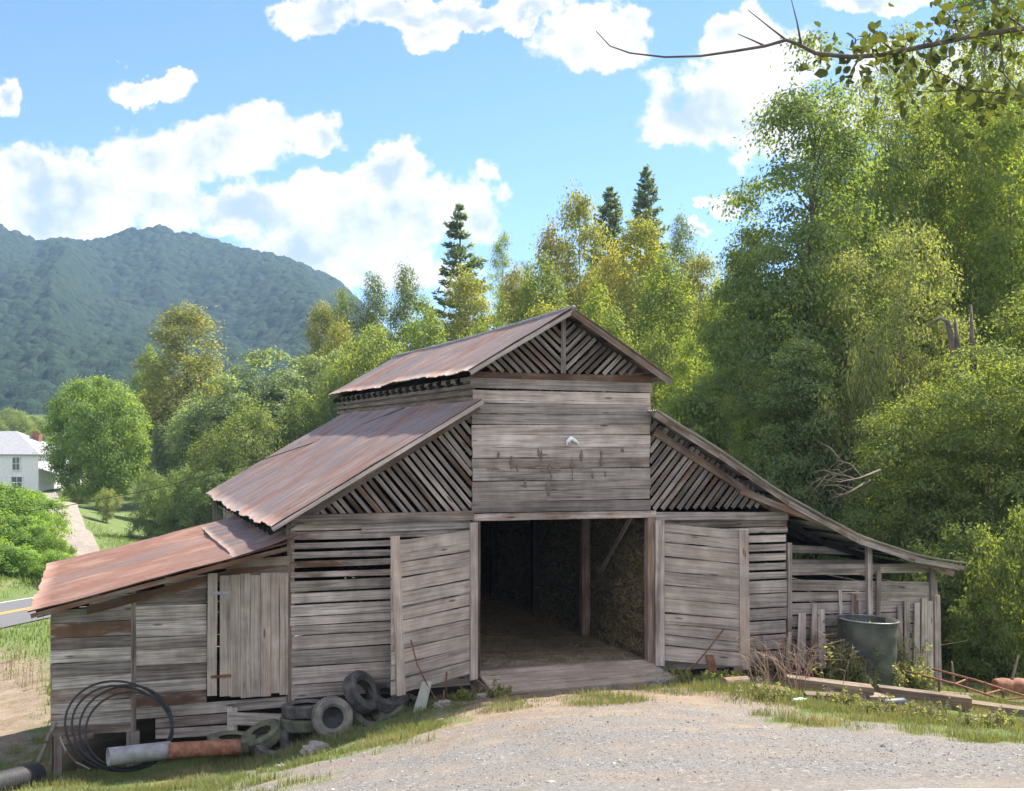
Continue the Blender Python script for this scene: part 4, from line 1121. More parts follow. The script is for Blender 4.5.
P_('shrub_d', tree_proto, 'shrub', 14, 'dark', 4.4, 4.6, bottom=.0, shape='round', nc=150, nl=130, leaf=.13, tr=.06, lump=.35, clump=.45, trunk_top=.6)
P_('shrub_l', tree_proto, 'shrub', 15, 'lime', 2.4, 4.4, bottom=.0, shape='round', nc=120, nl=130, leaf=.15, tr=.04, lump=.5, clump=.42, trunk_top=.5)
P_('shrub_o', tree_proto, 'shrub', 16, 'olive', 4, 4.4, bottom=.0, shape='vase', nc=120, nl=130, leaf=.12, tr=.05, lump=.5, clump=.42, trunk_top=.6)
P_('conifer', conifer_proto, 'conifer_tree', 17, 'conifer', 14, 6.5, levels=34, per=10, leaf=.38, power=.6)
P_('pine', tree_proto, 'pine_tree', 18, 'pine', 12, 7.5, bottom=.04, shape='tall', nc=200, nl=200, leaf=.19, lump=.3, flat=.45, clump=.65)
P_('spire', conifer_proto, 'conifer_tree', 19, 'conifer', 14, 6.4, levels=24, per=9, leaf=.40, open_=.1, power=.7)
used = {}


def plant(key, px, ptop, Y, wpx, label=None, group=None, zbase=None, cat=None, rot=None, hscale=None):
    fn, a, k, pr = PROTO[key]
    if pr is None:
        pr = fn(*a, **k); PROTO[key][3] = pr; o = pr
    else: o = copy_tree(pr)
    X = (px - 512) / F * Y; z0 = H(X, Y) - .1 if zbase is None else zbase
    ztop = CZ + (437 - ptop) / F * Y; hh = max(.5, ztop - z0); ww = wpx / F * Y
    Hp, Wp = pr['_d']
    o.location = (X, Y, z0); o.scale = (ww / Wp, ww / Wp, hh / Hp); o.rotation_euler = (0, 0, random.uniform(0, 6.28) if rot is None else rot)
    cc = cat or ('shrub' if 'shrub' in key else ('pine tree' if key == 'pine' else ('conifer' if key in ('conifer', 'spire') else 'tree')))
    for g in ('label', 'group'):
        if g in o: del o[g]
    tag(o, label, cc, group); return o


# left of the barn
plant('round', 97, 375, 114, 94, 'large round bright green tree beside the white farmhouse')
plant('tall_y', 186, 302, 128, 118, 'tall pale yellow-green tree rising above the round tree and the pines')
plant('tall_b', 150, 345, 140, 60, 'slim light green tree just behind the left shoulder of the tall yellow-green tree')
GP = 'pale pines between the round tree and the barn'
for px, tp, Y, w_, lb in [(262, 345, 104, 124, 'broad pale pine directly above the left roof of the barn, widest of the pines'), (222, 372, 100, 108, 'pale pine in front of the tall yellow-green tree'), (305, 352, 108, 113, 'pale pine touching the left eave of the top roof'),
                      (196, 400, 102, 94, 'pale pine nearest to the round bright tree')]:
    plant('pine', px, tp, Y, w_, lb, GP)
plant('conifer', 158, 420, 98, 34, 'small narrow cedar at the right edge of the round bright tree')
plant('round_small', 252, 402, 84, 84, 'light green bushy tree above the left roof and below the pines')
plant('tall_b', 300, 392, 86, 86, 'light green tree whose crown meets the left end of the top roof')
plant('round_small', 214, 430, 88, 62, 'small round green tree above the left shed roof')
GD = 'dark shrubs at the foot of the pines'
for px, tp, Y, w_, lb in [(152, 472, 84, 46, 'dark shrub at the right foot of the round bright tree'), (186, 468, 82, 60, 'dark shrub above the middle of the left shed roof'), (212, 470, 80, 60, 'dark shrub touching the eave of the left roof'),
                      (240, 470, 80, 60, 'dark shrub behind the post under the left eave')]:
    plant('shrub_d', px, tp, Y, w_, lb, GD)
plant('shrub_o', 107, 487, 88, 22, 'small olive bush at the top of the grassy slope')
plant('shrub', 70, 486, 140, 18, 'small green bush beside the farmhouse porch')
plant('shrub', 82, 486, 130, 22, 'small round bush at the foot of the round tree')
GB = 'bright shrubs on the roadside bank'
k_ = 0
for px, py, w_, tp, lb in [(-14, 520, 90, 482, None), (14, 500, 60, 488, None), (34, 512, 60, 497, None), (40, 528, 44, 510, None), (8, 545, 70, 512, None), (34, 552, 58, 525, None), (56, 560, 34, 538, None), (-20, 575, 70, 535, None), (20, 572, 60, 546, None), (58, 576, 50, 552, None), (-40, 540, 80, 500, None)]:
    Yb = np.interp(py, [485, 520, 580], [78, 69, 57.5]); k_ += 1
    plant('shrub_l', px, tp, Yb, w_, 'lush lime green shrub in the thicket on the bank above the road', GB)
for i, (px, tp, Y, w_) in enumerate([(-20, 412, 230, 50), (12, 408, 240, 40), (30, 415, 250, 36), (-60, 400, 200, 60), (130, 395, 210, 60), (-100, 380, 160, 80)]):
    plant('round_small', px, tp, Y, w_, 'hazy green tree at the foot of the mountain, far behind the farmhouse', 'trees at the foot of the mountain')

# behind the barn, left to right
GH = 'mixed trees on the slope behind the barn'
rows = [('tall_y', 322, 300, 120, 60, 'yellowish tree at the foot of the right end of the mountain'), ('tall_g', 345, 284, 122, 60, 'green tree standing against the mountain at its right end'), ('tall_y', 338, 318, 112, 56, 'yellow-green tree below the dip in the skyline left of the barn top'), ('tall_g', 374, 268, 124, 56, 'dark green tree with a pointed top left of the lone conifer'),
        ('tall_g', 405, 260, 118, 60, 'leafy green tree immediately left of the lone conifer'), ('spire', 460, 203, 112, 128, 'lone dark conifer spire against the white cloud'),
        ('tall_b', 372, 325, 98, 80, 'light green tree above the far end of the top roof'), ('tall_b', 425, 298, 96, 84, 'light green tree above the middle of the top roof'), ('pine', 335, 345, 92, 70, 'pale pine beside the far corner of the top roof'),
        ('round_small', 395, 345, 84, 80, 'rounded green tree right behind the ridge of the top roof'), ('tall_y', 468, 268, 100, 86, 'yellow-green tree right of the lone conifer'), ('airy', 503, 224, 104, 46, 'thin sparse pale tree between the lone conifer and the yellow trees'),
        ('autumn', 520, 262, 98, 70, 'brownish-yellow tree beginning to turn behind the top roof'), ('autumn', 556, 218, 96, 80, 'brown-tinged tree below the thin top spray'), ('tall_y', 580, 186, 94, 84, 'tallest yellow tree above the barn peak with a ragged top'),
        ('autumn', 610, 240, 84, 70, 'orange-flecked tree just right of the barn peak'), ('conifer', 646, 165, 106, 80, 'dark pine crowning the ridge right of the barn peak'), ('conifer', 610, 186, 108, 90, 'blunt dark pine next to the ridge-top pine'),
        ('tall_y', 640, 214, 82, 96, 'broad yellow-green tree above the right eave of the top roof'), ('tall_b', 665, 250, 72, 90, 'bright green tree rising behind the right eave'), ('tall_g', 682, 208, 92, 50, 'dark green pointed tree right of the ridge-top pine'),
        ('tall_y', 700, 250, 82, 70, 'yellow-green tree left of the big dark tree'), ('tall_b', 718, 285, 66, 70, 'bright tree close against the big dark tree'), ('tall_b', 600, 285, 68, 90, 'bright green tree directly behind the barn peak'),
        ('tall_y', 545, 300, 66, 90, 'yellow-green tree directly behind the left of the barn peak'), ('round_small', 480, 320, 70, 90, 'rounded tree behind the ridge of the top roof beside the peak'), ('near_y', 690, 330, 52, 84, 'leafy bright tree behind the top of the right roof'),
        ('round_small', 440, 350, 74, 80, 'low tree just above the middle of the ridge'), ('tall_g', 740, 250, 84, 70, 'green tree in the gap left of the big dark tree'), ('round_small', 655, 330, 60, 70, 'rounded green tree beside the right eave of the top roof')]
for k, px, tp, Y, w_, lb in rows: plant(k, px, tp, Y, w_, lb)
# the wooded hillside on the right
rr_ = [('dark_big', 792, 22, 40, 225, 'big dark green tree leaning against the bright cloud right of the barn'), ('dark_up', 750, 215, 42, 120, 'dark tree at the left foot of the big dark tree'), ('near_g', 872, 62, 46, 150, 'green tree immediately right of the big dark tree'),
       ('airy', 905, 10, 50, 120, 'tall airy tree whose pale crown reaches the top of the picture'), ('airy', 985, -60, 46, 150, 'tall slim tree with bare pale trunk near the right edge'), ('airy', 1012, -50, 52, 130, 'second slim bare-trunked tree at the right edge'),
       ('near_o', 905, 215, 37, 150, 'pale olive feathery tree in the middle of the wooded slope'), ('near_g', 955, 70, 50, 170, 'mid green tree above the pale olive tree'), ('near_y', 1010, 95, 44, 170, 'yellow-green tree on the slope at the right edge'),
       ('near_g', 915, 290, 46, 120, 'sunny yellow-green tree behind the broken snags'), ('near_g', 990, 335, 31, 170, 'spreading green tree above the rusty frame at the right edge'), ('near_g', 925, 385, 32, 140, 'bushy green tree right of the dead branches'),
       ('dark_up', 800, 330, 36, 130, 'dark leafy tree right above the right roof of the barn'), ('near_g', 760, 350, 38, 100, 'leafy tree above the middle of the right roof'), ('near_y', 722, 360, 40, 80, 'yellowish tree above the top of the right roof'), ('near_y', 860, 260, 44, 110, 'sunlit tree between the big dark tree and the olive tree'),
       ('near_g', 1080, 250, 34, 200, 'large green tree cut by the right edge of the picture'), ('near_g', 850, 400, 37, 110, 'dark green tree behind the dead branches'), ('shrub_d', 880, 480, 33, 90, 'dark shrub behind the low end of the right roof'),
       ('shrub_d', 830, 440, 35, 90, 'dark shrub hanging over the right roof'), ('shrub_d', 770, 440, 36, 90, 'dark shrub behind the middle of the right roof'), ('shrub', 960, 520, 28, 110, 'green shrub above the end of the right shed'), ('shrub', 1020, 500, 26, 90, 'leafy shrub at the right edge above the rusty frame'),
       ('shrub', 985, 590, 26, 80, 'low green shrub behind the rusty frame'), ('shrub_d', 945, 600, 27.5, 50, 'dark shrub against the corner of the right shed'), ('shrub_d', 1030, 580, 27, 80, 'dark shrub behind the rusty drum'), ('shrub', 930, 470, 31, 90, 'shrub leaning over the low edge of the right roof'),
       ('shrub_l', 1000, 400, 40, 80, 'lime green shrub high on the slope at the right')]
for k, px, tp, Y, w_, lb in rr_: plant(k, px, tp, Y, w_, lb, rot=.15 if k == 'dark_big' else None)
# more woods filling the slopes between them
rf = random.Random(5)
kk = ['tall_g', 'tall_b', 'tall_y', 'round_small', 'olive', 'pine']
for i in range(46):
    px = 320 + i * 17 + rf.uniform(-8, 8); Y = rf.uniform(88, 135); x = (px - 512) / F * Y
    if px > 700: Y = rf.uniform(60, 100)
    tp = np.interp(px, [320, 400, 470, 560, 650, 720, 760, 860, 940, 1100], [340, 300, 290, 240, 240, 270, 270, 150, 70, 0]) + rf.uniform(0, 60)
    plant(kk[i % 6 if rf.random() < .8 else 1], px, tp, Y, rf.uniform(55, 85) * 100 / Y, 'tree lost among others in the woods behind the barn', 'woods on the hillside behind the barn')
for i in range(26):
    px = 690 + i * 15 + rf.uniform(-10, 10); Y = rf.uniform(34, 60); tp = rf.uniform(300, 430) if px > 780 else rf.uniform(360, 440)
    plant(['shrub', 'shrub_d', 'shrub_o', 'near_g', 'near_y'][i % 5], px, tp, Y, rf.uniform(60, 110), 'undergrowth bush on the wooded slope right of the barn', 'undergrowth on the wooded slope', cat='shrub')

# ------------------------------------------------------------------ farmhouse on the rise
hs = empty('farmhouse', (-59.2, 150, -2.9), R(-6)); tag(hs, 'white two-storey farmhouse with grey hipped roof and side porch far up the track', 'house')
mb = MB(); mb.box((-6, 4, 2.55), (12, 8, 5.1), tint=.5); mb.build('wall', M['white_paint'], hs)
rv = np.array([(-12.5, -.5, 5.08), (.5, -.5, 5.08), (.5, 8.5, 5.08), (-12.5, 8.5, 5.08), (-8, 4, 8.0), (-5.0, 4, 8.0)], float)
rf_ = [(0, 1, 5, 4), (2, 3, 4, 5), (1, 2, 5, 5), (3, 0, 4, 4), (0, 3, 2, 1)]
me = bpy.data.meshes.new('roof'); me.from_pydata([tuple(p) for p in rv], [], [(0, 1, 5, 4), (2, 3, 4, 5), (1, 2, 5), (3, 0, 4), (0, 3, 2, 1)]); me.materials.append(M['house_roof'])
ro = link(bpy.data.objects.new('roof', me), hs)
mb = MB(); mb.box((-2.9, 5.2, 7.0), (.9, .9, 2.0)); mb.build('chimney', M['brick'], ro)
for (x, z, w_, h_) in [(-2.9, 3.9, 1.05, 1.7), (-2.8, 1.55, 1.5, 1.5), (-7.5, 3.9, 1.05, 1.7), (-7.5, 1.5, 1.05, 1.6)]:
    mb = MB(); mb.box((x, -.03, z), (w_ - .15, .05, h_ - .15)); wo = mb.build('window', M['glass'], hs)
    mb = MB()
    mb.box((x - w_ / 2, -.06, z), (.12, .09, h_ + .12)); mb.box((x + w_ / 2, -.06, z), (.12, .09, h_ + .12)); mb.box((x, -.07, z + h_ / 2), (w_, .09, .12)); mb.box((x, -.07, z - h_ / 2), (w_ + .2, .12, .12)); mb.box((x, -.065, z), (w_, .05, .06)); mb.box((x, -.062, z), (.06, .05, h_))
    mb.build('frame', M['white_paint'], wo)
pr_ = empty('porch', (0, 0, 0)); pr_.parent = hs
mb = MB(); mb.board((.1, 2.5, 3.35), (3.4, 2.5, 2.35), YU, 5.4, ZU, .12, wob=0, seg=9); mb.build('porch_roof', M['house_roof'], pr_)
mb = MB(); mb.box((1.7, 2.5, .3), (3.2, 5, .25)); mb.build('porch_floor', M['wood_dark'], pr_)
for y in (0.0, 2.5, 4.9):
    mb = MB(); mb.box((3.1, y, 1.4), (.18, .18, 2.1)); mb.build('porch_post', M['white_paint'], pr_)

# power cable from a pole beside the road to the side of the barn
ex, ey = bw(-.12, 4.6)
cab = [(-150, 521, 47), (-60, 519, 43.5), (0, 515, 40), (60, 507, 37.5), (150, 490, 34.2), (247, 465, 30.6), (330, 437, 27.9)]
cpts = [((px - 512) / F * Y, Y, CZ - (py - 437) / F * Y) for px, py, Y in cab] + [(ex, ey, 4.95)]
mb = MB(); mb.tube(cpts, .011, 6); tag(mb.build('power_cable', M['black'], smooth=True), 'thin black cable slung from the roadside up over the left roof to the barn', 'cable')
pp = empty('utility_pole', (cpts[0][0], cpts[0][1], H(cpts[0][0], cpts[0][1]) - .3)); tag(pp, 'wooden utility pole by the road carrying the barn cable', 'pole')
mb = MB(); mb.tube([(0, 0, 0), (0, 0, cpts[0][2] - pp.location.z + .8)], [.15, .11], 10); mb.build('shaft', M['bark'], pp)
mb = MB(); mb.box((0, 0, cpts[0][2] - pp.location.z + .3), (1.6, .1, .1)); mb.build('crossarm', M['bark'], pp)

# ------------------------------------------------------------------ things lying about the barn
def at(px, py, v):
    """barn-plane point at depth v behind the front wall, as world vector"""
    t_ = (px - 512) / F; ox, oy = OX - s_ * v, OY + c_ * v
    u = (t_ * oy - ox) / (c_ - s_ * t_); Y = oy + s_ * u
    return np.array((t_ * Y, Y, CZ - (py - 437) / F * Y))


def tyre(c, axis, r, w_, label, mat='tyre', group=None, squash=0.0, rim=False):
    mb = MB(); k = r
    prof = [(k * .54, -w_ * .34), (k * .70, -w_ * .50), (k * .88, -w_ * .49), (k * .965, -w_ * .40), (k, -w_ * .30), (k * .985, -w_ * .20), (k * 1.0, -w_ * .17), (k * 1.0, -w_ * .02), (k * .985, 0), (k * 1.0, w_ * .02), (k * 1.0, w_ * .17), (k * .985, w_ * .20), (k, w_ * .30),
            (k * .965, w_ * .40), (k * .88, w_ * .49), (k * .70, w_ * .50), (k * .54, w_ * .34), (k * .58, w_ * .28), (k * .86, w_ * .38), (k * .92, 0), (k * .86, -w_ * .38), (k * .58, -w_ * .28)]
    mb.lathe(prof, (0, 0, 0), axis, 44, wob=squash, ph=random.random() * 6)
    root = empty('tyre', tuple(c)); lug = mb; axis = np.array(axis, float); axis /= np.linalg.norm(axis)
    up = np.array((0, 0, 1.0)) if abs(axis[2]) < .9 else np.array((1.0, 0, 0)); a = np.cross(up, axis); a /= np.linalg.norm(a); b = np.cross(axis, a)
    for sgn in (-1, 1):
        for j in range(40):
            an = 2 * math.pi * (j + (.5 if sgn > 0 else 0)) / 40; rd_ = a * math.cos(an) + b * math.sin(an); tg = -a * math.sin(an) + b * math.cos(an)
            cc = rd_ * k * 1.0 + axis * sgn * w_ * .30
            lug.board(cc - axis * w_ * .10, cc + axis * w_ * .10, tg, k * .085, rd_, k * .035, wob=0, seg=9)
    o = mb.build('casing', M[mat], root, False)
    inn = MB(); inn.lathe([(k * .52, -w_ * .31), (k * .57, -w_ * .31), (k * .57, -w_ * .25), (k * .52, -w_ * .25)], (0, 0, 0), axis, 44); inn.build('bead', M['black'], root, True)
    if rim:
        rm = MB(); rm.lathe([(0, .0), (k * .16, .0), (k * .2, .03), (k * .44, .01), (k * .50, .05), (k * .56, .07), (k * .56, -.06), (k * .40, -.03), (0, -.03)], (0, 0, 0), axis, 36, closed=False); rm.build('hole_shade_disc', M['black'], root, True)  # black disc added to stand in for the shade inside the tyre
    tag(root, label, 'tyre', group); return root


GT = 'old tyres dumped along the barn'
def gz(p): return H(p[0], p[1])
p = at(332, 716, -1.0); p[2] = gz(p) + .30; tyre(p, (.34, -1, .10), .315, .22, 'worn grey tyre standing upright in the grass, its dark hole towards the yard', 'tyre_pale', GT, rim=True)
p = at(362, 692, -.55); tyre(p, (.85, -.45, .60), .34, .22, 'dark tyre leaning steeply behind the upright one, tilted to the right', 'tyre', GT)
p = at(388, 697, -.40); tyre(p, (.25, -.32, 1.0), .34, .20, 'tyre lying slanted against the wall, right of the steeply leaning one', 'tyre', GT)
p = at(303, 723, -.50); tyre(p, (.02, .03, 1), .36, .20, 'lower mossy tyre of the flat pair left of the upright tyre', 'tyre_moss', GT)
q = p + np.array((.02, .03, .215)); tyre(q, (-.04, .02, 1), .36, .20, 'upper tyre of the flat pair left of the upright tyre', 'tyre', GT)
p = at(370, 716, -.62); p[2] = gz(p) + .10; tyre(p, (.25, -.4, .7), .28, .17, 'small dark tyre half sunk in grass right of the upright one', 'tyre_moss', GT)
p = at(389, 712, -.55); p[2] = gz(p) + .10; tyre(p, (-.3, -.35, .8), .28, .17, 'mossy tyre half buried under the slanted one', 'tyre_moss', GT)
p = at(406, 707, -.45); p[2] = gz(p) + .10; tyre(p, (.3, -.3, .9), .27, .17, 'half buried tyre nearest the pale prop', 'tyre_moss', GT)
p = at(262, 736, -.50); tyre(p, (-.40, -.35, 1.0), .33, .20, 'green-stained tyre leaning over the end of the rusty pipe', 'tyre_moss', GT)
p = at(232, 742, -.40); tyre(p, (.05, .0, 1), .38, .20, 'flat tyre lying behind the rusty pipe under the shed', 'tyre_moss', GT)
p = at(275, 748, -.72); p[2] = gz(p) + .06; tyre(p, (.25, -.25, 1), .33, .19, 'tyre sunk in the grass at the right end of the rusty pipe', 'tyre', GT)
p = at(293, 739, -.62); p[2] = gz(p) + .10; tyre(p, (.7, -.5, .3), .24, .16, 'small tyre below the flat pair, turned on edge', 'tyre', GT)

# black hose coil against the left shed
mb = MB(); c0 = at(122, 727, -.45); ex_ = np.array((c_, s_, 0)); pts = []
n = 4 * 44
for i in range(n + 1):
    a = 2 * math.pi * i / 44 + .4; k = i / n
    q_ = np.interp(k * 4, [0, 1, 2, 3, 4], [0, .6, 2.4, 1.2, .3])
    rx = .80 - .095 * q_ ; rz_ = .64 - .055 * q_ + .02 * math.sin(k * 21)
    q = c0 + ex_ * (-.06 + .085 * q_ + rx * math.cos(a)) + np.array((0, 0, 1)) * (.03 - .03 * q_ * math.sin(k * 5) + rz_ * math.sin(a) - .10 * math.cos(a) * (q_ < 1)) + np.array((s_, -c_, 0)) * (.10 - .22 * math.sin(a) + .05 * k)
    pts.append(q)
mb.tube(pts, .017, 8); tag(mb.build('hose_coil', M['black'], smooth=True), 'loose coil of black water pipe leaning against the left shed', 'hose')


def pipe(p, q, r, mat, label, cat='pipe', name='pipe', rings=0, inner=.86):
    p = np.array(p); q = np.array(q); ax = q - p; L = np.linalg.norm(ax); prof = []
    if rings:
        for i in range(rings):
            a = L * i / rings; st = L / rings; prof += [(r * .93, a), (r * .93, a + st * .3), (r, a + st * .45), (r, a + st * .85)]
        prof += [(r * .93, L)]
    else: prof = [(r, L * i / 6) for i in range(7)]
    prof += [(r * inner, L), (r * inner, 0)]
    mb = MB(); mb.lathe(prof, p, ax, 28); o = mb.build(name, M[mat], smooth=False)
    o.data.polygons.foreach_set('use_smooth', np.full(len(o.data.polygons), True)); tag(o, label, cat); return o
a_ = at(108, 757, -1.05); b_ = at(170, 750, -.85); pipe(a_, b_, .135, 'grey_pipe', 'dull grey metal pipe lying in the grass behind the hose coil')
a_ = at(168, 751, -.9); b_ = at(239, 747, -.8); pipe(a_, b_, .125, 'rust', 'rusty red-brown pipe end to end with the grey one', inner=.3)
a_ = ray(-40, 803, 12); b_ = ray(36, 785, 12); a_ = np.array(a_) + (0, 0, .12); b_ = np.array(b_) + (0, 0, .16); pipe(a_, b_, .16, 'black', 'black ribbed drain pipe with open end in the lower left corner', 'drain pipe', 'drain_pipe', rings=26)
# bent gutter-like board beside the opening
mb = MB(); q = [at(60, 738, -.5), at(66, 752, -.55), at(76, 763, -.6), at(90, 770, -.7)]
for k in range(3): mb.board(q[k], q[k + 1], (s_, -c_, .4), .26, (c_, s_, .9), .02)
tag(mb.build('bent_sheet', M['wood_shed']), 'bent grey sheet propped in the opening at the left corner of the shed', 'sheet')
for i, (x0, y0, x1, y1, lb) in enumerate([(38, 762, 56, 722, 'brown stick leaning on the outer corner of the left shed'), (46, 742, 52, 728, 'short brown stick by the outer corner of the left shed')]):
    mb = MB(); mb.tube([at(x0, y0, -.3), at(x1, y1, -.1)], [.03, .022], 6); tag(mb.build('stick', M['wood_dark']), lb, 'stick')

# props and rods at the doors
mb = MB(); mb.board(at(418, 715, -.85), at(427, 682, -.95), XU, .20, (0, -1, .1), .12, tint=.8, w2=.16)
tag(mb.build('door_prop', M['pale']), 'short pale block propped upright under the left door', 'prop')
mb = MB(); mb.tube([at(411, 640, -.95), at(417, 664, -.98), at(427, 684, -1.0), at(436, 700, -1.0), at(443, 702, -1.0), at(444, 690, -1.0)], .013, 6); tag(mb.build('iron_rod', M['rust_dark'], smooth=True), 'bent iron rod hanging down the left door to the ground', 'rod')
mb = MB(); mb.tube([at(447, 672, -.5), at(446, 686, -.5), at(447, 700, -.55)], .012, 6); tag(mb.build('iron_rod', M['rust_dark'], smooth=True), 'short straight iron rod under the left door beside the doorway', 'rod')
mb = MB(); mb.tube([at(724, 629, -.68), at(706, 652, -.8), at(689, 672, -.95)], .014, 6); tag(mb.build('iron_rod', M['rust_dark'], smooth=True), 'thin iron rod slanting across the lower corner of the right door', 'rod')
mb = MB(); mb.board(at(714, 674, -.5), at(709, 655, -.5), XU, .14, FN, .1, brown=1); tag(mb.build('door_prop', M['rust']), 'reddish brick-like block under the right door', 'prop')
mb = MB(); mb.board(at(738, 682, -.75), at(738, 666, -.75), XU, .16, FN, .08, brown=.6, tint=1); tag(mb.build('door_prop', M['wood_timber']), 'yellowish wooden block under the outer stile of the right door', 'prop')


def rock(px, py, w_, label, hgt_=.5, mat='rock', v=None, seed=0):
    x, y, z = ray(px, py, 8); r = w_ / F * y / 2; rg = np.random.default_rng(seed + int(px))
    import bmesh
    bm = bmesh.new(); bmesh.ops.create_icosphere(bm, subdivisions=3, radius=1)
    for vv in bm.verts:
        co = vv.co; k = 1 + .25 * math.sin(co.x * 3 + px) * math.cos(co.y * 4 + py) + .12 * math.sin(co.z * 9 + co.x * 7 + seed)
        vv.co = Vector((co.x * r * k, co.y * r * .8 * k, max(-.3, co.z * k) * r * hgt_ * 2))
    me = bpy.data.meshes.new('rock'); bm.to_mesh(me); bm.free(); me.materials.append(M[mat]); o = link(bpy.data.objects.new('rock', me)); o.location = (x, y, z + r * hgt_ * .3)
    tag(o, label, 'rock', 'stones round the doorway'); return o
for px, py, w_, lb in [(468, 686, 22, 'flat pale stone by the left foot of the apron'), (450, 693, 14, 'small stone under the left door'), (480, 699, 14, 'small stone in the grass left of the apron'), (442, 706, 16, 'wedge-shaped stone in front of the pale prop'), (440, 722, 8, 'little stone on the dirt below the left door'), (660, 684, 16, 'pale stone at the right corner of the apron'),
                       (652, 688, 8, 'pebble beside the right corner of the apron'), (829, 678, 26, 'rounded pale grey rock among the weeds in front of the tank'), (316, 752, 26, 'flat brown stone in the grass below the upright tyre'), (478, 690, 8, 'pebble touching the apron side'), (280, 768, 9, 'small pale stone at the edge of the gravel')]:
    rock(px, py, w_, lb, .32, 'rock', seed=3)

# timber pile
def beam(p0, p1, Y0, Y1, h, dpt, label, mat='wood_timber', lift=0.0, name='timber', tint=.8, cat='timber', brown=.3):
    Y0 = ray(p0[0], p0[1] + h / 2 * F / Y0, 8)[1]; Y1 = ray(p1[0], p1[1] + h / 2 * F / Y1, 8)[1]
    a = np.array(((p0[0] - 512) / F * Y0, Y0, CZ - (p0[1] - 437) / F * Y0)); b = np.array(((p1[0] - 512) / F * Y1, Y1, CZ - (p1[1] - 437) / F * Y1))
    mb = MB(); mb.board(a, b, (0, -.12, 1), h, (0, -1, -.12), dpt, tint=tint, brown=brown, seg=.8, wob=.006)
    tag(mb.build(name, M[mat]), label, cat, 'old timbers piled in front of the right shed')
beam((746, 682), (790, 678), 21.2, 21.4, .10, .22, 'reddish broken plank at the left end of the timber pile', brown=.8)
beam((756, 689), (784, 692), 20.7, 20.8, .12, .2, 'short reddish offcut under the left end of the pile', brown=.9)
beam((787, 683), (872, 694), 20.6, 20.9, .26, .22, 'thick grey-topped beam in the middle of the timber pile')
beam((812, 680), (874, 688), 21.3, 21.5, .12, .12, 'thin rail lying behind the thick middle beam')
beam((868, 698), (917, 700), 20.3, 20.4, .13, .24, 'short beam in front, bridging the two long timbers', tint=.9)
beam((878, 693), (970, 705), 21.0, 20.9, .26, .16, 'longest squared beam at the right of the timber pile', tint=.6)
beam((966, 705), (1040, 714), 20.3, 20.2, .13, .2, 'beam running out of the picture at the right')
beam((973, 722), (1006, 721), 19.2, 19.2, .05, .18, 'loose weathered board on the grass near the gravel')
beam((805, 697), (840, 699), 20.2, 20.3, .14, .2, 'dark rotten beam end under the thick middle beam', tint=.2)
beam((905, 690), (985, 697), 21, 21, .05, .16, 'thin weathered plank lying just behind the longest squared beam', tint=.9)
beam((835, 706), (890, 709), 21, 21, .05, .14, 'thin plank half hidden in grass in front of the thick middle beam', tint=.7)
beam((975, 697), (1045, 706), 21, 21, .06, .16, 'thin plank behind the beam that runs out of the picture', tint=.8)
beam((735, 691), (775, 694), 21, 21, .05, .14, 'grey board lying in the grass left of the pile', tint=.9)
mb = MB(); a_ = ray(723, 688, 8); b_ = ray(746, 686, 8); mb.tube([np.array(a_) + (0, 0, .08), np.array(b_) + (0, 0, .09)], .085, 12, tint=.9, brown=.6); tag(mb.build('log', M['wood_timber']), 'short peeled log lying left of the timber pile', 'log')
x, y, z = ray(893, 709, 8); mb = MB(); mb.lathe([(.03, 0), (.08, .0), (.085, .06), (.085, .40), (.06, .43), (.03, .44)], (x - .2, y, z + .07), (1, .15, .02), 20); tag(mb.build('plastic_can', M['blue_dark'], smooth=True), 'dark blue plastic can in the grass under the short beam', 'can')
x, y, z = ray(799, 705, 8); mb = MB(); mb.lathe([(.0, 0), (.035, .0), (.04, .02), (.04, .15), (.015, .2), (.014, .23), (0, .23)], (x - .1, y, z + .05), (1, .1, .12), 16, closed=False); tag(mb.build('bottle', M['green_plastic'], smooth=True), 'pale green plastic bottle lying at the foot of the timber pile', 'bottle')

# rusty frame, drum and sticks at the right edge
fr = empty('iron_rack', tuple(ray(950, 700, 8))); fo = np.array(fr.location); tag(fr, 'rusty iron bar rack lying behind the beams at the right edge', 'rack')
def fp(px, py, Y): return np.array(((px - 512) / F * Y, Y, CZ - (py - 437) / F * Y)) - fo
r1 = [fp(905, 671, 22.2), fp(955, 684, 21.8), fp(1003, 700, 21.3)]; r2 = [fp(929, 668, 22.9), fp(975, 680, 22.5), fp(1040, 701, 21.8)]
for rr in (r1, r2):
    mb = MB(); mb.tube(rr, .021, 6); mb.build('rail', M['rust'], fr, True)
for (px, p0, p1, Y) in [(905, 671, 688, 22.2), (929, 668, 684, 22.6), (939, 677, 692, 22.0), (967, 678, 692, 22.4), (985, 682, 700, 22.3), (1003, 690, 706, 21.5)]:
    mb = MB(); mb.tube([fp(px, p0, Y), fp(px, p1, Y)], .024, 6); mb.build('upright', M['rust_dark'], fr)
for (a, b) in [((929, 676, 22.8), (939, 681, 22.0)), ((967, 679, 22.5), (955, 684, 21.8)), ((1000, 690, 22.0), (985, 694, 21.5)), ((1003, 700, 21.3), (1040, 696, 21.3))]:
    mb = MB(); mb.tube([fp(*a), fp(*b)], .016, 6); mb.build('crossbar', M['rust'], fr)
a_ = np.array(((994 - 512) / F * 23.4, 23.4, CZ - (687 - 437) / F * 23.4)); ax = np.array((1, .1, -.02)); L = .95; prof = [(0, 0), (.13, 0)]
for i in range(33): s = i / 32; prof.append((.155 + .022 * abs(math.sin(s * math.pi * 3)), .02 + s * L))
prof += [(.0, L + .04)]
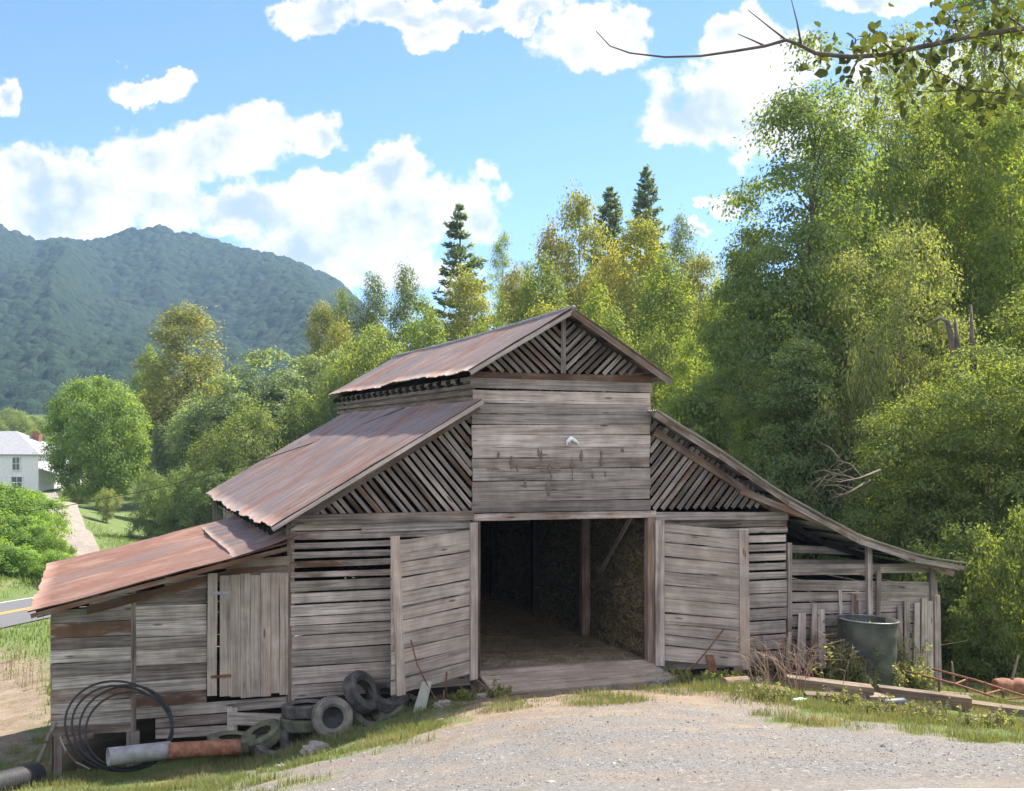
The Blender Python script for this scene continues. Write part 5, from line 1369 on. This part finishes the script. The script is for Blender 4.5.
mb = MB(); mb.lathe(prof, a_, ax, 26, closed=False); tag(mb.build('drum', M['rust'], smooth=True), 'rusty ribbed drum lying on its side at the right edge', 'drum')
for (x0, y0, x1, y1, Y, lb) in [(1012, 680, 1018, 657, 22.6, 'grey stake slanting beside the rusty drum'), (954, 686, 952, 662, 23, 'thin dry stalk-like stake behind the rusty frame')]:
    mb = MB(); mb.tube([((x0 - 512) / F * Y, Y, CZ - (y0 - 437) / F * Y), ((x1 - 512) / F * Y, Y, CZ - (y1 - 437) / F * Y)], [.03, .022], 6); tag(mb.build('stake', M['wood_timber']), lb, 'stake')

# tank and slabs against the right shed
tk = at(864, 650, -.85); tz = gz(tk); tank = empty('tank', (tk[0], tk[1], tz - .05)); tag(tank, 'large round dark green tank with pale rim against the right shed', 'tank')
mb = MB(); R0 = .56; prof = [(0, .02), (R0 * .96, .0)] + [(R0 * (.97 + .012 * math.sin(i * 1.05)), .04 + i * .055) for i in range(24)] + [(R0 * .98, 1.36), (R0 * .90, 1.36), (R0 * .88, 1.2), (0, 1.18)]
mb.lathe(prof, (0, 0, 0), (.05, 0, 1), 48, closed=False); mb.build('shell', M['tank'], tank, True)
mb = MB(); mb.tube([(R0 * .99 * math.cos(a) + .068, R0 * .99 * math.sin(a), 1.365 - .05 * math.cos(a) * R0) for a in np.linspace(0, 2 * math.pi, 41)[:-1]], .014, 8, closed=True); mb.build('rim', M['tank_rim'], tank, True)
for i, (x0, y0, x1, y1, w_, lb) in enumerate([(801, 668, 802, 613, .17, 'grey slab leaning on the wall nearest the right door, shortest of three'), (813, 668, 815, 604, .13, 'narrow slab second from the right door'), (822, 668, 821, 609, .16, 'wide slab just left of the tank'), (841, 640, 840, 590, .07, 'thin stick rising behind the left side of the tank'), (853, 640, 854, 594, .12, 'round-topped post behind the middle of the tank'), (861, 640, 860, 600, .09, 'short slab behind the right side of the tank'), (787, 672, 790, 632, .10, 'brown board end beside the corner of the right bay')]):
    mb = MB(); mb.board(at(x0, y0, -.30 if i < 3 else -.12), at(x1, y1, -.10), XU, w_, FN, .03, tint=random.uniform(.5, .9), w2=w_ * .8); tag(mb.build('slab', M['wood']), lb, 'board', 'loose slabs leaning on the right shed')

# hay stacked in the right bay and strewn over the floor
gu, gv = np.meshgrid(np.linspace(0, 1, 180), np.linspace(0, 1, 60))
u_ = 3.32 + (fbm(gu * 40, gv * 14, 4, 2) - .5) * .34 + .25 * np.maximum(0, gv - .8) * 5 * .6
v_ = .15 + gu * 11; z_ = .26 + gv * 2.55 + (fbm(gu * 14, gv * 3, 3, 8) - .5) * .35 * gv
f1 = np.stack([u_, v_, z_], -1).reshape(-1, 3); idx = np.arange(gu.size).reshape(gu.shape)
Fq = np.stack([idx[:-1, :-1], idx[:-1, 1:], idx[1:, 1:], idx[1:, :-1]], -1).reshape(-1, 4)
base = len(f1); f2 = np.array([(u_[-1, i], v_[-1, i], z_[-1, i]) for i in range(180)]); f3 = f2 + np.array((2.4, 0, -.15)); f4 = f3 * np.array((1, 1, 0)) + np.array((0, 0, .1)); f0 = np.array([(u_[0, i], v_[0, i], .1) for i in range(180)])
ex2 = np.concatenate([f2, f3, f4]); ii = np.arange(180) + base
q2 = np.concatenate([np.stack([ii[:-1] + a, ii[1:] + a, ii[1:] + a + 180, ii[:-1] + a + 180], -1) for a in (0, 180)])
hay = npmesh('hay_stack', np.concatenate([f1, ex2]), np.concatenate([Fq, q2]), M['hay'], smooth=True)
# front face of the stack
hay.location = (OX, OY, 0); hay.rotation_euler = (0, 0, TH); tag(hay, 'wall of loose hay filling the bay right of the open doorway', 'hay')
rg = np.random.default_rng(3)
n = 14000; uu = rg.uniform(0, 3.2, n); vv = .15 + 11 * rg.random(n) ** 1.3; keep = rg.random(n) < np.clip((vv - .0) / 2.0, .25, 1); uu, vv = uu[keep], vv[keep]
C = np.stack([uu, vv, .33 + np.abs(rg.normal(size=len(uu))) * .025 * np.clip(vv, .3, 4)], -1); V, Fq = leaf_cards(C, .18, rg, 3.0, .09)
n2_ = 9000; C2 = np.stack([3.30 + rg.normal(size=n2_) * .06, .15 + rg.random(n2_) * 9, .3 + rg.random(n2_) * 2.5], -1); V2, F2 = leaf_cards(C2, .16, rg, .2, .10)
lh = npmesh('loose_hay', np.concatenate([V, V2]), np.concatenate([Fq, F2 + len(V)]), M['hayblade'], attrs={'tint': np.repeat(rg.random(len(C) + n2_), 4)})
lh.location = (OX, OY, 0); lh.rotation_euler = (0, 0, TH); tag(lh, kind='stuff')

# ------------------------------------------------------------------ grass, stones, weeds
rg = np.random.default_rng(11)
def blades(name, X, Y, h, wd, mat, seed=0, lean=.35, col=None):
    rg = np.random.default_rng(seed); n = len(X); Z = hgt(X, Y) - .01
    th = rg.uniform(0, 2 * math.pi, n); d = np.stack([np.cos(th), np.sin(th), np.zeros(n)], -1); sd_ = np.stack([-np.sin(th), np.cos(th), np.zeros(n)], -1)
    B = np.stack([X, Y, Z], -1); hh = h[:, None]; ln = rg.uniform(.1, lean * 2, n)[:, None]; up = np.array((0, 0, 1.0))
    w_ = wd[:, None]
    P = [B - sd_ * w_, B + sd_ * w_, B + sd_ * w_ * .7 + d * hh * ln * .4 + up * hh * .6, B - sd_ * w_ * .7 + d * hh * ln * .4 + up * hh * .6,
         B + sd_ * w_ * .12 + d * hh * ln + up * hh * .97, B - sd_ * w_ * .12 + d * hh * ln + up * hh * .97]
    V = np.stack(P, 1).reshape(-1, 3); k = np.arange(n)[:, None] * 6
    Fq = np.concatenate([k + np.array((0, 1, 2, 3)), k + np.array((3, 2, 4, 5))])
    tn = np.clip(fbm(X * .9, Y * .9, 3, 4) * .7 + rg.random(n) * .5 - .1, 0, 1) if col is None else col
    return npmesh(name, V, Fq, mat, attrs={'tint': np.repeat(tn, 6)})


n = 800000
X = rg.uniform(-16, 15, n); Y = rg.uniform(9, 30, n)
g, d = masks(X, Y); tuft = fbm(X * 1.8, Y * 1.8, 4, 55)
UN = sdf(X, Y, [bw(-6.85, .25), bw(9.5, .25), bw(9.5, 11), bw(-6.85, 11)])
vis = (np.abs(X / Y) < .47) & ((CZ - hgt(X, Y)) / Y < .32)
dens = np.clip(1 - g * 1.6, 0, 1) * np.clip(1 - d * 1.05, 0, 1) * np.clip((tuft - .33) * 4, .12, 1)
rx_, ry_, _ = ray(600, 701, 8); patch = np.clip(1.25 - np.hypot((X - rx_) / .75, (Y - ry_) / .75) ** 2 * .9, 0, 1)
rx2, ry2, _ = ray(515, 706, 8); patch = np.maximum(patch, np.clip(1.1 - np.hypot((X - rx2) / .6, (Y - ry2) / .7) ** 2, 0, 1) * .8)
rx3, ry3, _ = ray(680, 690, 8); patch = np.maximum(patch, np.clip(1.2 - np.hypot((X - rx3) / .8, (Y - ry3) / .7) ** 2, 0, 1))
dens = np.maximum(dens, patch * np.clip((tuft - .25) * 4, 0, 1))
dens = np.where(UN > 0, 0, dens)
k = (rg.random(n) < dens) & vis & (UN <= 0)
X, Y, tf, pt = X[k], Y[k], tuft[k], patch[k]
hh = (.035 + .10 * np.clip(tf - .3, 0, 1) * 1.6 + .03 * rg.random(len(X))) * rg.uniform(.5, 1.4, len(X))
g1 = blades('grass', X, Y, hh, rg.uniform(.003, .006, len(X)), M['grass'], 1); tag(g1, kind='stuff')
# longer, coarser growth: bank and meadow at the left, strip by the timber pile
n = 90000; X = rg.uniform(-48, -7, n); Y = rg.uniform(24, 85, n); dR = dline(X, Y, RL); dD = dline(X, Y, DL); g, d = masks(X, Y)
k = (sdf(X, Y, RUB) < .3) & (dR > 2.9) & (dD > 1.4) & (rg.random(n) > d * .93) & (rg.random(n) < fbm(X * .6, Y * .6, 3, 71) * 1.6) & (np.abs(X / Y + .33) < .13)
X, Y = X[k], Y[k]; g2 = blades('grass', X, Y, rg.uniform(.08, .26, len(X)), rg.uniform(.012, .025, len(X)), M['bank_grass'], 2); tag(g2, kind='stuff')
n = 9000; a_ = rg.random(n); pxs = 735 + a_ * 300; xs = []; 
line = np.array([ray(px, py, 8)[:2] for px, py in [(690, 684), (760, 694), (800, 704), (860, 712), (940, 722), (1040, 732)]])
tt = a_ * (len(line) - 1); i0 = np.minimum(tt.astype(int), len(line) - 2); fr_ = (tt - i0)[:, None]; P0 = line[i0] * (1 - fr_) + line[i0 + 1] * fr_
P0 = P0 + rg.normal(size=(n, 2)) * np.array((.3, .55)); k = rg.random(n) < fbm(P0[:, 0] * 2, P0[:, 1] * 2, 3, 13) * 1.5
P0 = P0[k]; g3 = blades('grass', P0[:, 0], P0[:, 1], rg.uniform(.05, .16, len(P0)), rg.uniform(.004, .009, len(P0)), M['grass'], 5); tag(g3, kind='stuff')

# gravel stones
n = 60000; X = rg.uniform(-5, 14, n); Y = rg.uniform(8.9, 22, n) ; g, d = masks(X, Y)
k = (g > rg.random(n) * 1.1) & (sdf(X, Y, [bw(-6.85, -.75), bw(9.5, -.75), bw(9.5, 11), bw(-6.85, 11)]) < 0) & (np.abs(X / Y) < .46)
X, Y = X[k], Y[k]; n = len(X); Z = hgt(X, Y); s = .006 + .011 * rg.random(n) ** 3 + (rg.random(n) < .006) * .02
octv = np.array([(1, 0, 0), (0, 1, 0), (-1, 0, 0), (0, -1, 0), (0.1, 0, 1), (0, 0.1, -1)], float)
Vs = (octv[None] * rg.uniform(.5, 1.3, (n, 6, 1)) * s[:, None, None] * np.array((1, 1, .6))); an = rg.uniform(0, 6.28, n); ca, sa = np.cos(an)[:, None], np.sin(an)[:, None]
Vs = np.stack([Vs[..., 0] * ca - Vs[..., 1] * sa, Vs[..., 0] * sa + Vs[..., 1] * ca, Vs[..., 2]], -1) + np.stack([X, Y, Z + s * .2], -1)[:, None]
fo8 = np.array([(0, 1, 4, 4), (1, 2, 4, 4), (2, 3, 4, 4), (3, 0, 4, 4), (1, 0, 5, 5), (2, 1, 5, 5), (3, 2, 5, 5), (0, 3, 5, 5)])[:, :3]
Ft = (np.arange(n)[:, None, None] * 6 + fo8[None]).reshape(-1, 3)
m, t = newmat('loose_stones'); av = t.node('ShaderNodeAttribute', attribute_name='tint').outputs['Fac']; finish(t, t.mix(av, (.17, .157, .143), (.36, .33, .295)), .9)
st = npmesh('gravel', Vs.reshape(-1, 3), Ft, m, attrs={'tint': np.repeat(rg.random(n) ** 1.3, 6)}); tag(st, kind='stuff')
# rubble left of the barn
x0 = [ray(*p)[:2] for p in [(0, 660), (45, 750), (0, 760), (40, 670)]]


def weed(px, py, n, hgt_, spread, mat, label, cat, name, leafy=0, Y=None, seed=0, curve=.5, lsize=.07, group=None, stem=.006):
    rgw = np.random.default_rng(seed + int(px)); x, y, z = ray(px, py, 8) if Y is None else ((px - 512) / F * Y, Y, 0)
    if Y is not None: z = H(x, y)
    root = empty(name, (x, y, z)); mb = MB(); L = []
    for i in range(n):
        b = np.array((rgw.normal() * spread * .35, rgw.normal() * spread * .3, -.02)); th = rgw.uniform(0, 6.28); h_ = hgt_ * rgw.uniform(.5, 1.1); dd_ = np.array((math.cos(th), math.sin(th), 0)) * h_ * curve * rgw.uniform(.2, 1.1)
        pts = [b, b + dd_ * .25 + (0, 0, h_ * .5), b + dd_ * .65 + (0, 0, h_ * .85), b + dd_ * 1.15 + (0, 0, h_ * rgw.uniform(.8, 1.05))]
        mb.tube(pts, [stem, stem * .8, stem * .6, stem * .3], 4, cap=False)
        for k in range(2):
            s_p = np.array(pts[1 + k]); e = s_p + rgw.normal(size=3) * np.array((.16, .16, .08)) * h_ + (0, 0, .12 * h_); mb.tube([s_p, (s_p + e) / 2 + (0, 0, .02), e], [stem * .6, stem * .45, stem * .25], 3, cap=False)
        for k in range(leafy): f = rgw.uniform(.1, 1); q = np.array(pts[0]) * (1 - f) + np.array(pts[3]) * f + rgw.normal(size=3) * .05 * hgt_; q[2] = max(q[2], .02) + .0; L.append(q)
    V = np.concatenate(mb.V)
    npmesh('stalks', V, np.concatenate(mb.F), M['straw'], root, {'tint': np.random.default_rng(1).random(len(V))})
    if leafy:
        C = np.array(L); V, Fq = leaf_cards(C, lsize, rgw, .5, .4); npmesh('foliage', V, Fq, mat, root, {'tint': np.repeat(rgw.random(len(C)), 4)})
    tag(root, label, cat, group)
GW = 'weeds in front of the right shed'
for px, py, lb in [(776, 680, 'dry brown brush left of the slabs'), (800, 682, 'dry brown brush in front of the slabs'), (822, 683, 'dry brown brush beside the pale rock'), (842, 685, 'dry arching brush in front of the tank'), (860, 688, 'dry brush tangled before the middle of the tank'), (880, 690, 'dry brush before the right side of the tank'), (786, 690, 'dry brush close to the timber pile')]:
    weed(px, py, 50, .95, .9, M['straw'], lb, 'weed', 'dry_brush', 0, seed=1, curve=.95, group=GW, stem=.0065)
for px, py, h_, lb in [(862, 690, 1.05, 'tall leafy weed in front of the middle of the tank'), (884, 692, .75, 'leafy weed at the right foot of the tank'), (900, 690, .85, 'pale feathery weed between the tank and the upright slabs'), (850, 692, .6, 'low leafy weed left of the tall one'), (872, 694, .9, 'tall weed leaning right in front of the tank'), (838, 692, .8, 'leafy weed at the left foot of the tank'), (915, 694, .6, 'weed at the foot of the upright slabs'), (856, 688, 1.2, 'tallest weed, rising over the rim of the tank'), (893, 688, 1.1, 'tall weed at the right side of the tank')]:
    weed(px, py, 18, h_ * 1.15, .5, LC['olive'], lb, 'weed', 'weed', 60, seed=2, curve=.35, group=GW, stem=.009, lsize=.09)
for px, py, h_, s, lb in [(676, 680, .26, .5, 'bright green weeds at the right corner of the doorway'), (696, 684, .28, .5, 'bright green weeds under the middle of the right door'), (718, 682, .25, .4, 'green weeds beside the red-brown block'), (745, 678, .40, .3, 'broad-leaved plant at the outer foot of the right door'), (466, 700, .22, .3, 'green tuft under the left door post'),
                          (500, 698, .25, .4, 'green tuft left of the apron edge'), (735, 684, .25, .3, 'low weeds by the yellowish block')]:
    weed(px, py, 22, h_, s, LC['bright'], lb, 'weed', 'weed', 22, seed=3, curve=.6, lsize=.06, group='green weeds by the doors')
for px, Y, h_, lb in [(8, 31, 1.0, 'tall dry weed by the road at the left edge'), (26, 30, 1.1, 'tall dry weed beside the left shed eave'), (40, 29, .9, 'tall dry weed nearest the left shed'), (16, 34, .8, 'dry weed between the taller ones at the left')]:
    weed(px, 620, 8, h_, .5, LC['olive'], lb, 'weed', 'weed', 14, Y=Y, seed=4, curve=.25, group='roadside weeds')
for px, py in [(880, 715), (930, 722), (985, 728), (770, 700), (838, 708)]:
    weed(px, py, 30, .3, .5, LC['olive'], 'low shaggy weeds on the strip between timbers and gravel', 'weed', 'weed', 20, seed=5, curve=.7, lsize=.07, group='weeds along the gravel edge')

# dead branch spray and snags on the wooded slope
def bare(name, segs, Y, label, cat, r0=.05, mat='bark_pale', sub=0, seed=0):
    rgb = np.random.default_rng(seed); root = None
    mb = MB()
    for s in segs:
        pts = [np.array(((px - 512) / F * (Y + dy), Y + dy, CZ - (py - 437) / F * (Y + dy))) for px, py, dy in s]
        mb.tube(pts, [r0 * (1 - .75 * i / (len(pts) - 1)) for i in range(len(pts))], 6)
        for k in range(sub):
            f = rgb.uniform(.3, .95) * (len(pts) - 1); i = int(f); q = pts[i] + (pts[min(i + 1, len(pts) - 1)] - pts[i]) * (f - i)
            e = q + np.array((rgb.uniform(-.9, -.2), rgb.normal() * .3, rgb.normal() * .4)); mb.tube([q, (q + e) / 2 + (0, 0, .08), e], [r0 * .35, r0 * .25, r0 * .08], 4)
    o = mb.build(name, M[mat], smooth=True); tag(o, label, cat); return o
bare('dead_branch', [[(880, 470, 1), (860, 478, 0), (840, 482, -.5), (816, 478, -.8)], [(870, 480, .5), (850, 492, 0), (828, 500, -.3)], [(862, 478, .2), (850, 464, -.2), (836, 460, -.5)], [(858, 480, 0), (846, 476, 0), (822, 470, -.6)]], 29.5, 'bare dead branches spreading behind the right roof', 'dead branch', .032, 'bark', 5, 2)
sn = [([(958, 385, 0), (953, 350, 0), (948, 322, 0), (940, 318, 0), (927, 326, 0)], 'bent broken snag on the slope, its top drooping left'), ([(962, 382, 0), (957, 340, 0), (955, 318, 0)], 'straight snag just right of the bent one'), ([(974, 372, 0), (972, 340, 0), (971, 305, 0)], 'tallest broken snag on the slope')]
for s, lb in sn: bare('snag', [s], 33, lb, 'dead tree', .11, 'bark', 0)
# long pale trunk among the right-hand trees
# ------------------------------------------------------------------ roadside tree whose branch hangs into the view
rt = empty('roadside_tree', (6.9, 9.7, H(6.9, 9.7) - .1)); tag(rt, 'tree at the roadside whose leafy branch hangs across the upper right sky', 'tree'); ro_ = np.array(rt.location)
mb = MB(); mb.tube([(0, 0, 0), (.1, 0, 2), (-.05, .1, 4.5), (.1, .1, 7), (.2, 0, 9)], [.2, .16, .13, .09, .03], 10); mb.build('trunk', M['bark'], rt, True)
def bp(px, py, Y): return np.array(((px - 512) / F * Y, Y, CZ - (py - 437) / F * Y)) - ro_
br = [[bp(1330, 60, 9.7), bp(1180, 22, 9.2), bp(1060, 22, 8.9), bp(1024, 28, 8.8), (bp(975, 35, 8.7)), bp(930, 45, 8.6), bp(880, 55, 8.5), bp(850, 57, 8.4), bp(815, 53, 8.4), bp(798, 44, 8.35), bp(786, 40, 8.3), bp(765, 46, 8.3), bp(735, 51, 8.2), bp(700, 56, 8.2), bp(665, 57, 8.1), bp(630, 53, 8.1), bp(610, 46, 8.0), bp(596, 31, 8.0)],
      [bp(1320, 120, 9.7), bp(1150, 105, 9.4), bp(1060, 103, 9.2), bp(1010, 94, 9.1), bp(965, 90, 9.1), bp(925, 92, 9.0), bp(890, 88, 9.0)],
      [bp(1330, 10, 9.7), bp(1150, -40, 9.5), bp(1050, -30, 9.4), bp(985, 0, 9.3), bp(940, 12, 9.2)]]
tw = [[bp(786, 40, 8.3), bp(768, 26, 8.3), bp(748, 10, 8.2)], [bp(801, 44, 8.35), bp(797, 22, 8.3), bp(790, -6, 8.3)], [bp(1000, 32, 8.8), bp(1002, 55, 8.8), bp(1004, 74, 8.8), bp(1018, 92, 8.9)], [bp(932, 45, 8.6), bp(930, 66, 8.6), bp(938, 82, 8.6)], [bp(965, 90, 9.1), bp(950, 78, 9.1), bp(925, 66, 9.0)],
      [bp(895, 52, 8.5), bp(880, 40, 8.5), bp(858, 36, 8.5)], [bp(1024, 28, 8.8), bp(1000, 10, 8.8), bp(985, -10, 8.8)], [bp(860, 57, 8.4), bp(852, 70, 8.4), bp(846, 86, 8.4)], [bp(960, 38, 8.7), bp(955, 22, 8.7), bp(940, 5, 8.7)], [bp(1010, 94, 9.1), bp(990, 104, 9.1), bp(960, 112, 9.0)], [bp(765, 46, 8.3), bp(752, 40, 8.3), bp(738, 34, 8.2)]]
for b, r in zip(br, (.036, .022, .02)):
    mb = MB(); mb.tube(b, [r * .72 * (1 - .88 * i / (len(b) - 1)) for i in range(len(b))], 7); mb.build('branch', M['bark'], rt, True)
for b in tw:
    mb = MB(); mb.tube(b, [.009, .006, .003][:len(b)] if len(b) == 3 else [.009, .007, .005, .003], 5); mb.build('twig', M['bark'], rt, True)
rgl = np.random.default_rng(9); L = []
for b, lo, nn, sp in [(br[0], 3, 150, .11), (br[1], 2, 110, .12), (br[2], 1, 60, .14), (tw[2], 0, 26, .07), (tw[3], 0, 30, .08), (tw[4], 0, 22, .07), (tw[5], 0, 22, .06), (tw[6], 0, 34, .1), (tw[7], 0, 14, .06), (tw[8], 0, 26, .08), (tw[9], 0, 24, .08)]:
    b = np.array(b); hi = len(b) - 1 if b is not None and len(b) < 12 else 7.6
    f = rgl.uniform(lo, hi, nn); i = np.minimum(f.astype(int), len(b) - 2); q = b[i] + (b[i + 1] - b[i]) * (f - i)[:, None]; L.append(q + rgl.normal(size=(nn, 3)) * sp + (0, 0, -.03))
C = np.concatenate(L); nrm_up = 0.1
n = len(C); V = []
# rounded six-point leaves
nr = rgl.normal(size=(n, 3)); nr[:, 2] += .4; nr /= np.linalg.norm(nr, axis=1)[:, None]; a = rgl.normal(size=(n, 3)); a[:, 2] -= .8; a -= nr * (a * nr).sum(1)[:, None]; a /= np.linalg.norm(a, axis=1)[:, None]; b = np.cross(nr, a); s = rgl.uniform(.055, .105, n)[:, None]
shape = [(-.5, 0), (-.3, .26), (.05, .33), (.5, 0), (.05, -.33), (-.3, -.26)]
V = np.stack([C + a * s * p[0] + b * s * p[1] + nr * s * (.10 * abs(p[1]) * 3) for p in shape], 1).reshape(-1, 3); k = np.arange(n)[:, None] * 6
Fq = np.concatenate([k + np.array((0, 1, 2, 3)), k + np.array((0, 3, 4, 5))])
npmesh('leaves', V, Fq, LC['hanging'], rt, {'tint': np.repeat(rgl.random(n), 6)})
